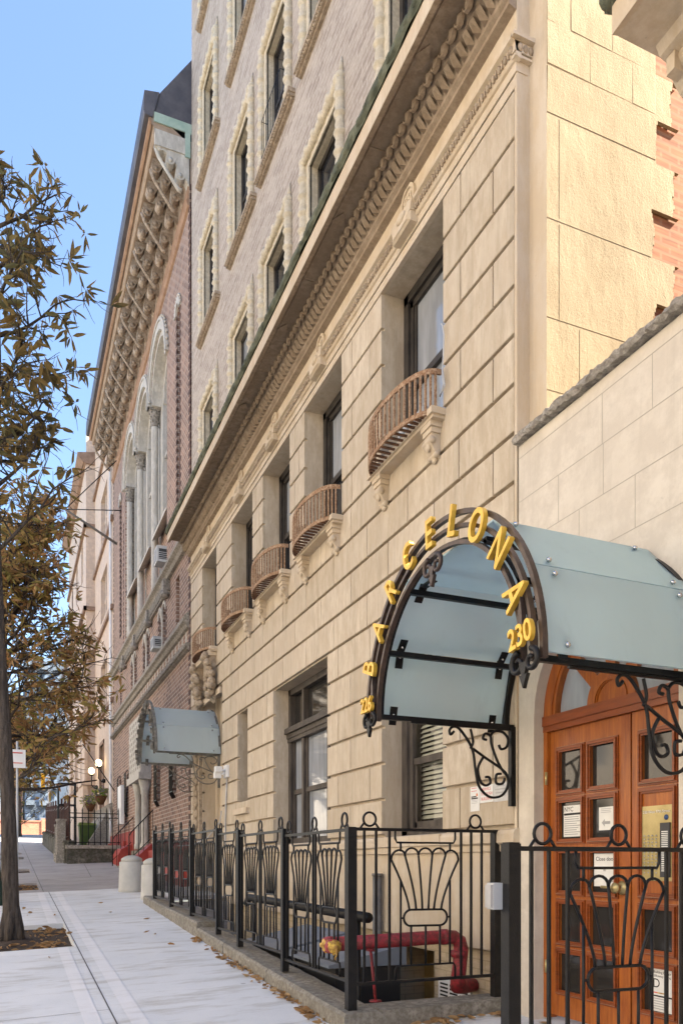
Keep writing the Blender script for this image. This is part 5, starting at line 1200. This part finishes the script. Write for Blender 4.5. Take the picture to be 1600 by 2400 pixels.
# rubble wall, piers and iron railings in front of the church house
RW=thing('rubble_wall','dark mossy rubble stone wall enclosing the church house area','wall',(1.8,28.2,0))
def blocks(m,x0,x1,y0,y1,z0,z1,rows,n):
    for r in range(rows):
        p,q=z0+(z1-z0)*r/rows,z0+(z1-z0)*(r+1)/rows; cuts=[0]+sorted(random.uniform(.15,.85) for _ in range(n-1))+[1]
        for a,b in zip(cuts,cuts[1:]):
            e=random.uniform(0,.02)
            if x1-x0>y1-y0: m.box(x0+(x1-x0)*a+.004,x0+(x1-x0)*b-.004,y0-e,y1,p+.004,q-.004)
            else: m.box(x0-e,x1,y0+(y1-y0)*a+.004,y0+(y1-y0)*b-.004,p+.004,q-.004)
random.seed(21); m=MB(); blocks(m,1.81,3.62,28.2,28.55,-.15,.50,2,5); m.box(1.80,3.62,28.23,28.5,-.15,.5); m.build('front_face',RUBBLE,RW); m=MB(); m.box(1.77,3.62,28.15,28.6,.50,.62); m.build('wall_cap',GRSTONE,RW)
y=28.6
while y<48:
    m=MB(); h=gz(1.8,y)+.72; blocks(m,1.74,2.05,y,y+1.9,gz(1.8,y)-.2,h,3,3); m.box(1.75,2.05,y,y+1.9,gz(1.8,y)-.2,h); m.box(1.70,2.1,y,y+1.92,h,h+.07); m.build('long_face',RUBBLE,RW); y+=1.95
for i,(y,h,l) in enumerate(((29.2,1.45,'square grey stone pier at the end of the rubble wall'),(30.2,1.25,'narrower grey stone gate pier behind the first pier'))):
    T=thing('stone_pier',l,'pier',(1.6,y,gz(1.6,y))); m=MB(); m.box(1.52,1.80,y-.2,y+.2,gz(1.6,y)-.1,gz(1.6,y)+h); m.box(1.48,1.84,y-.24,y+.24,gz(1.6,y)-.1,gz(1.6,y)+.28); m.build('shaft',GRSTONE,T); m=MB(); m.box(1.49,1.83,y-.23,y+.23,gz(1.6,y)+h,gz(1.6,y)+h+.07); m.build('cap',GRSTONE,T)
IR=thing('iron_railing','spiked black iron railing standing on the dark rubble wall','railing',(2.7,28.35,.62))
m=MB()
for z in (.70,1.55,1.70): m.box(1.85,3.62,28.33,28.36,z,z+.03)
m.build('rail',BLACK,IR); m=MB(); k=0; x=1.9
while x<3.6:
    m.box(x-.015,x+.015,28.33,28.36,.62,1.78); m.lathe([(.02,0),(.022,.03),(.001,.16)],(x,28.346,1.78),6)
    if k%2==0: m.tube([(x,28.346,1.3),(x+.04,28.346,1.45),(x+.1,28.346,1.55)],.008,4); m.tube([(x+.2,28.346,1.3),(x+.16,28.346,1.45),(x+.1,28.346,1.55)],.008,4)
    x+=.2; k+=1
m.build('bars',BLACK,IR)
IR2=thing('iron_railing','long rust-brown iron railing running up the slope beside the pavement','railing',(1.85,38,1)); RBR=M('rust_brown_iron',(.055,.025,.02),(.09,.04,.03),10,.6,.3)
for s_ in range(9):
    y=28.8+s_*2.15; m=MB(); z=gz(1.8,y+1)+.76
    for zz in (.1,1.15): m.box(1.89,1.92,y,y+2.1,z+zz,z+zz+.04)
    k=0
    while k*.16<2.1: m.box(1.895,1.915,y+k*.16-.012,y+k*.16+.012,z,z+1.35); k+=1
    m.box(1.87,1.94,y-.04,y+.03,z-.05,z+1.5); m.build('panel',RBR,IR2)
T=thing('gate_lantern','black lantern frame on top of the gate beside the church house','lantern',(2.0,31.5,1.6))
m=MB()
for x in (1.7,2.3): 
    for y in (31.3,31.9): m.box(x-.02,x+.02,y-.02,y+.02,.4,3.0)
for z in (2.2,3.0): m.box(1.68,2.32,31.28,31.92,z-.02,z+.02)
m.build('frame',BLACK,T)
T=thing('recycling_bin','green bin standing behind the spiked railing','bin',(2.9,34,.5)); m=MB(); m.prism([(2.7,.3),(3.2,.3),(3.25,1.55),(2.62,1.55)],'y',33.6,34.3); m.build('body',M('bin_green',(.05,.09,.02),(.08,.12,.025),5,.5),T); m=MB(); m.prism([(2.58,1.55),(3.28,1.55),(3.25,1.63),(2.62,1.66)],'y',33.55,34.35); m.build('lid',M('bin_green_lid',(.16,.22,.05),None,1,.5),T)
# ------------------------------------------------------------------ FAR END OF THE STREET
T=thing('apartment_tower','distant grey-blue apartment tower with stacked balconies at the street end','building',(5.2,150,3))
m=MB(); m.box(2.4,9.5,150,165,3,36); m.build('wall',M('tower_wall',(.07,.095,.13),(.11,.14,.18),.5,.6),T)
m=MB()
BALM=M('tower_balcony',(.10,.13,.16),(.16,.19,.23),1,.5)
TG=glassm('tower_glass',(.16,.21,.28),.1,.8)
for k in range(11):
    z=4.6+k*3
    for j in range(3):
        m=MB(); x=2.7+j*2.2; m.box(x,x+1.4,148.6,150,z-.6,z-.4); m.box(x,x+1.4,148.6,148.7,z-.6,z+.5); m.build('balcony',BALM,T)
    for j in range(4): m=MB(); x=2.55+j*1.6; m.box(x,x+.9,149.96,150.01,z+.3,z+1.9); m.build('window',TG,T)
T=thing('brick_block','distant orange brick apartment block left of the blue-grey tower','building',(1,150,3))
m=MB(); m.box(-1.5,2.2,152,165,3,30); m.build('wall',M('far_orange_brick',(.42,.19,.11),(.52,.27,.17),1,.8),T)
m=MB()
for k in range(8):
    for j in range(3): m.box(-1.1+j*1.1,-.5+j*1.1,151.96,152.01,5+k*3,6.6+k*3)
m.build('window',GLASSB,T)
m=MB(); m.box(-6,14,99.9,100.2,2.6,4.9); m.box(-6,14,99.8,100.3,4.9,5.05)
x=-5.5
while x<14: m.box(x,x+.6,99.75,100.3,2.6,5.3); x+=3
tag(m.build('brick_garden_wall',brick('far_brick',(.42,.17,.10),(.52,.24,.15),(.5,.4,.32)),None,loc=(3,100,2.6)),'low orange brick wall across the far end of the street','wall')
T=thing('street_building','pale building with white pole behind the church house across the avenue','building',(3,75,2.9))
m=MB(); m.wall_x(4.6,66,88,2.5,17,[(68+3*k,69.2+3*k,4.5+3.2*j,6.3+3.2*j) for k in range(6) for j in range(4)],.3); m.quad((4.6,66,2.5),(4.6,66,17),(16,66,17),(16,66,2.5)); m.quad((4.6,66,17),(16,66,17),(16,88,17),(4.6,88,17)); m.build('wall',M('far_cream',(.6,.56,.5),(.66,.62,.56),1,.8),T)
m=MB(); m.quad((4.88,66.5,3),(4.88,66.5,17),(4.88,88,17),(4.88,88,3)); m.build('glazing',GLASSB,T)
m=MB(); m.box(4.4,4.62,66,88,16.8,17.2); m.build('cornice',CHURCHD,T)
T=thing('traffic_light','yellow traffic signal hanging on a pale pole at the avenue','traffic light',(2.1,54,1.4))
m=MB(); m.cyl((2.35,54,1.4),(2.35,54,8.5),.09,.06,10); m.tube([(2.35,54,8.2),(1.2,54,8.6),(.3,54,8.6)],.04,6); m.build('pole',WHITE,T)
m=MB(); m.cbox(1.86,2.1,53.85,54.15,4.7,5.75,.02); m.tube([(2.1,54,5.5),(2.35,54,5.5)],.03,6)
for k in range(3): m.lathe([(.1,-.02),(.1,-.14)],(1.98,53.87,4.9+.34*k),10,'y')
m.build('signal_head',M('signal_yellow',(.75,.40,.02),None,1,.5),T)
m=MB(); m.box(-3,-1.4,60,64.2,gz(-1.2,60)+.2,gz(-1.2,60)+1.1)
# lamp post at the left edge and parking sign on its own post
T=thing('lamp_post','dark green lamp post at the far left edge beside the first tree','lamp post',(-.26,16.0,gz(-.3,16)))
z=gz(-.3,16); m=MB(); m.lathe([(.17,0),(.17,.35),(.12,.5),(.09,1.1),(.075,1.2),(.06,5.5),(.055,6.5)],(-.262,16,z),14); m.build('shaft',M('park_green',(.012,.03,.022),(.02,.04,.03),8,.5),T); m=MB(); m.lathe([(.21,0),(.21,.12),(.17,.2)],(-.262,16,z),14); m.build('base',MATS['park_green'],T)
m=MB(); m.tube([(-.262,16,z+6.4),(-.262,16,z+7.0),(-.9,16,z+7.3),(-1.8,16,z+7.3)],.035,7); m.build('arm',MATS['park_green'],T)
T=thing('street_sign','white parking sign on a thin post behind the first tree trunk','sign',(.16,15.4,gz(.2,15.4)))
m=MB(); m.cyl((.13,15.4,gz(.1,15.4)),(.13,15.4,2.2),.022,n=8); m.build('post',GREYPL,T); m=MB(); m.box(.0,.27,15.36,15.375,1.72,2.05); sg=m.build('sign_plate',WHITE,T); m=MB(); m.box(.05,.22,15.352,15.358,1.98,2.0); m.box(.05,.22,15.352,15.358,1.80,1.815); m.build('sign_print',INKR,sg)
# ------------------------------------------------------------------ HOUSES ACROSS THE STREET (sunlit, they throw warm light back on the shaded fronts)
def across(nm,lab,y0,y1,z1,mt):
    T=thing(nm,lab,'building',(-14,(y0+y1)/2,-1.5)); ops=[]
    y=y0+1.2
    while y<y1-2.0:
        z=.6
        while z<z1-2.5: ops.append((y,y+1.3,z,z+1.9)); z+=3.3
        y+=2.6
    m=MB(); X=-14
    m.wall_x(X,y0,y1,-2,z1,ops,-.3); m.quad((X,y0,-2),(X,y0,z1),(X-12,y0,z1),(X-12,y0,-2)); m.quad((X,y1,-2),(X,y1,z1),(X-12,y1,z1),(X-12,y1,-2)); m.quad((X-12,y0,-2),(X-12,y0,z1),(X-12,y1,z1),(X-12,y1,-2)); m.quad((X,y0,z1),(X,y1,z1),(X-12,y1,z1),(X-12,y0,z1)); m.build('wall',mt,T)
    m=MB(); m.quad((X-.28,y0+.2,-1),(X-.28,y0+.2,z1-1),(X-.28,y1-.2,z1-1),(X-.28,y1-.2,-1)); m.build('glazing',GLASSB,T)
    m=MB(); m.box(X-.2,X+.4,y0,y1,z1-.5,z1+.3); m.build('cornice',STONE,T)
across('apartment_block','tall pale apartment block across the street from the limestone house',-12.8,60,H_A,M('buff_wall',(.54,.50,.44),(.62,.58,.52),.6,.8))
across('row_house','lower row house across the street behind the photographer',-42,-12.84,14.3,M('tan_wall',(.44,.36,.28),(.50,.42,.34),.6,.8))
# ------------------------------------------------------------------ TREES
def tree(label,base,trunk,limbs,crown,leafn,L,lmat,seed,rad):
    random.seed(seed); T=thing('street_tree',label,'tree',base,'street trees along the kerb')
    tm=MB(); tm.tube(trunk,rad,12)
    for k in range(6):
        a=2*pi*k/6+.3; tm.tube([(base[0]+.05*math.cos(a),base[1]+.05*math.sin(a),base[2]+.55),(base[0]+rad[1]*.95*math.cos(a),base[1]+rad[1]*.95*math.sin(a),base[2]+.18),(base[0]+rad[0]*1.12*math.cos(a),base[1]+rad[0]*1.12*math.sin(a),base[2]-.05)],[.04,rad[0]*.36,rad[0]*.26],7)
    tm.build('trunk',BARK,T)
    br=MB(); tips=[]
    def grow(p,d,l,r,dep):
        pts=[p]; n=4
        for i in range(n):
            d=(d+Vector((random.gauss(0,.16),random.gauss(0,.16),random.gauss(.03,.14)))).normalized(); pts.append(pts[-1]+d*l/n)
        br.tube(pts,[r*(1-.6*i/n) for i in range(n+1)],5 if dep else 7)
        for i in range(1,n+1):
            if dep>=2: 
                tips.append((pts[i],d,dep))
            else:
                for _ in range(2 if dep==0 else 2):
                    if random.random()<.9:
                        s=Vector((random.gauss(0,1),random.gauss(0,1),random.gauss(0,.6))).normalized(); nd=(d*.75+s*.8).normalized(); q=pts[i]+nd*l*.4
                        if crown(q)<1.15: grow(pts[i],nd,l*random.uniform(.38,.6),r*.45,dep+1)
    for (h,dirn,l,r) in limbs:
        # point on the trunk at height h
        for a,b in zip(trunk,trunk[1:]):
            if a[2]<=h<=b[2]: t=(h-a[2])/(b[2]-a[2]); p=Vector(a).lerp(Vector(b),t); break
        else: p=Vector(trunk[-1])
        grow(p,Vector(dirn).normalized(),l,r,0)
    br.build('limbs',BARK,T)
    lf=MB(); tw=[t for t in tips if crown(t[0])<1.1]; random.shuffle(tw)
    cnt=0
    while cnt<leafn and tw:
        p,d,_=tw[cnt//6%len(tw)]; o=p+Vector((random.gauss(0,.07),random.gauss(0,.07),random.gauss(0,.06)))
        if crown(o)<1.2:
            for k in range(6):
                a=Vector((random.gauss(0,1),random.gauss(0,1),random.gauss(-.45,.7))).normalized(); a=(a+d*.35).normalized()
                addleaf(lf,o+a*.02,a,L*random.uniform(.65,1.2),random.uniform(.2,.3))
        cnt+=6
    lf.build('crown',lmat,T)
    return T
def ell(cx,cy,pr):
    # crown envelope: radius by height
    def f(q):
        z=q.z; r=None
        for (z0,r0),(z1,r1) in zip(pr,pr[1:]):
            if z0<=z<=z1: r=r0+(r1-r0)*(z-z0)/(z1-z0)
        if not r: return 9
        return math.hypot(q.x-cx,q.y-cy)/r
    return f
random.seed(2)
by=11.65; z0=gz(0,by)-.05
tr=[(.03,by,z0-.1),(.025,by,z0+.12),(.02,by,z0+.5),(-.01,by,.6),(-.05,by,1.6),(-.12,by,2.9),(-.17,by,4.2),(-.18,by,5.4),(-.14,by,6.6),(-.16,by,8.0),(-.15,by,9.4)]
lim=[]
for k in range(17):
    a=random.uniform(-.6,.6)*pi if k%3 else random.uniform(0,2*pi); h=4.2+5*k/17; lim.append((h,(math.cos(a),math.sin(a)*.9,.75),1.25-.03*k,.028))
tree('slim street tree with long dark autumn leaves nearest the camera',(.03,by,z0),tr,lim,ell(-.1,by,[(4.4,.6),(5.4,1.25),(7.2,1.35),(8.6,1.2),(9.9,.5)]),1650,.225,LEAF1,12,[.135,.122,.11,.10,.09,.08,.07,.06,.045,.03,.015])
by=19.8; z0=gz(0,by)-.05
tr=[(-.05,by,z0-.1),(-.05,by,z0+.2),(-.06,by,z0+1),(-.1,by,2.2),(-.12,by,4),(-.1,by,6),(-.1,by,8.2)]
lim=[]
for k in range(34):
    a=random.uniform(-.55,.55)*pi; h=1.7+6.0*(k/34); lim.append((h,(math.cos(a),math.sin(a),.22 if k<14 else .5),2.3-.035*k,.04))
tree('bushy street tree with dense brown autumn leaves behind the first tree',(-.05,by,z0),tr,lim,ell(-.1,by,[(1.2,1.3),(2.2,2.2),(3.4,2.8),(5.2,2.8),(6.8,2.5),(8.3,1.3),(8.9,.4)]),7200,.235,LEAF2,31,[.15,.13,.12,.10,.08,.055,.02])
by=33.4; z0=gz(0,by)-.05
tr=[(0,by,z0-.1),(0,by,z0+.2),(0,by,z0+1),(.05,by,2.6),(.05,by,5),(.1,by,7)]
lim=[(2.6+.35*k,(math.cos(a:=random.uniform(-.6,.6)*pi),math.sin(a),.45),1.7,.03) for k in range(12)]
tree('yellow-green street tree farthest up the pavement',(0,by,z0),tr,lim,ell(.1,by,[(2.6,.9),(3.6,1.7),(5.5,1.9),(7.2,1.2),(7.8,.3)]),2600,.2,LEAF3,44,[.12,.11,.1,.08,.05,.02])
tr=[(.8,72,2.3),(.8,72,4.5),(.7,72,7)]
lim=[(3.2+.3*k,(math.cos(a:=random.uniform(0,2)*pi),math.sin(a),.5),2.2,.04) for k in range(12)]
tree('nearly bare distant tree across the avenue',(.8,72,2.3),tr,lim,ell(.8,72,[(3,1.2),(5,2.4),(8,1.5),(9,.4)]),260,.3,LEAF3,51,[.16,.14,.12])
# ------------------------------------------------------------------ FALLEN LEAVES
random.seed(77); lf=MB()
def lie(x,y,dz=.012,L=.11):
    a=random.uniform(0,2*pi); addleaf(lf,Vector((x,y,gz(x,y)+dz+random.uniform(0,.015))),Vector((math.cos(a),math.sin(a),random.uniform(-.05,.15))),L*random.uniform(.6,1.15),.34,.5)
for _ in range(170):
    y=random.choice([5.9,6.3,6.9,7.6,8.1,8.4,9.0,10.1])+random.gauss(0,.22); lie(2.275-abs(random.gauss(0,.045)),y,L=random.choice([.05,.08,.12,.13]))
for _ in range(26): lie(random.uniform(2.9,3.7),5.34-abs(random.gauss(0,.04)))
for _ in range(14): lie(random.uniform(.2,2.2),random.uniform(5.5,16))
for _ in range(6): lie(random.uniform(3.5,3.8),4.9-abs(random.gauss(0,.1)))
for p in PITS[:2]:
    for _ in range(150):
        x=random.choice([random.uniform(p[0],p[1]),random.gauss(p[1]-.25,.15)]); y=random.choice([random.uniform(p[2],p[3]),random.gauss(p[2]+.45,.15),random.gauss(p[3]-.5,.25)])
        if p[0]<x<p[1]-.03 and p[2]+.03<y<p[3]-.03: lie(x,y,-.045)
o=lf.build('fallen_leaves',LITTER,kind='stuff')
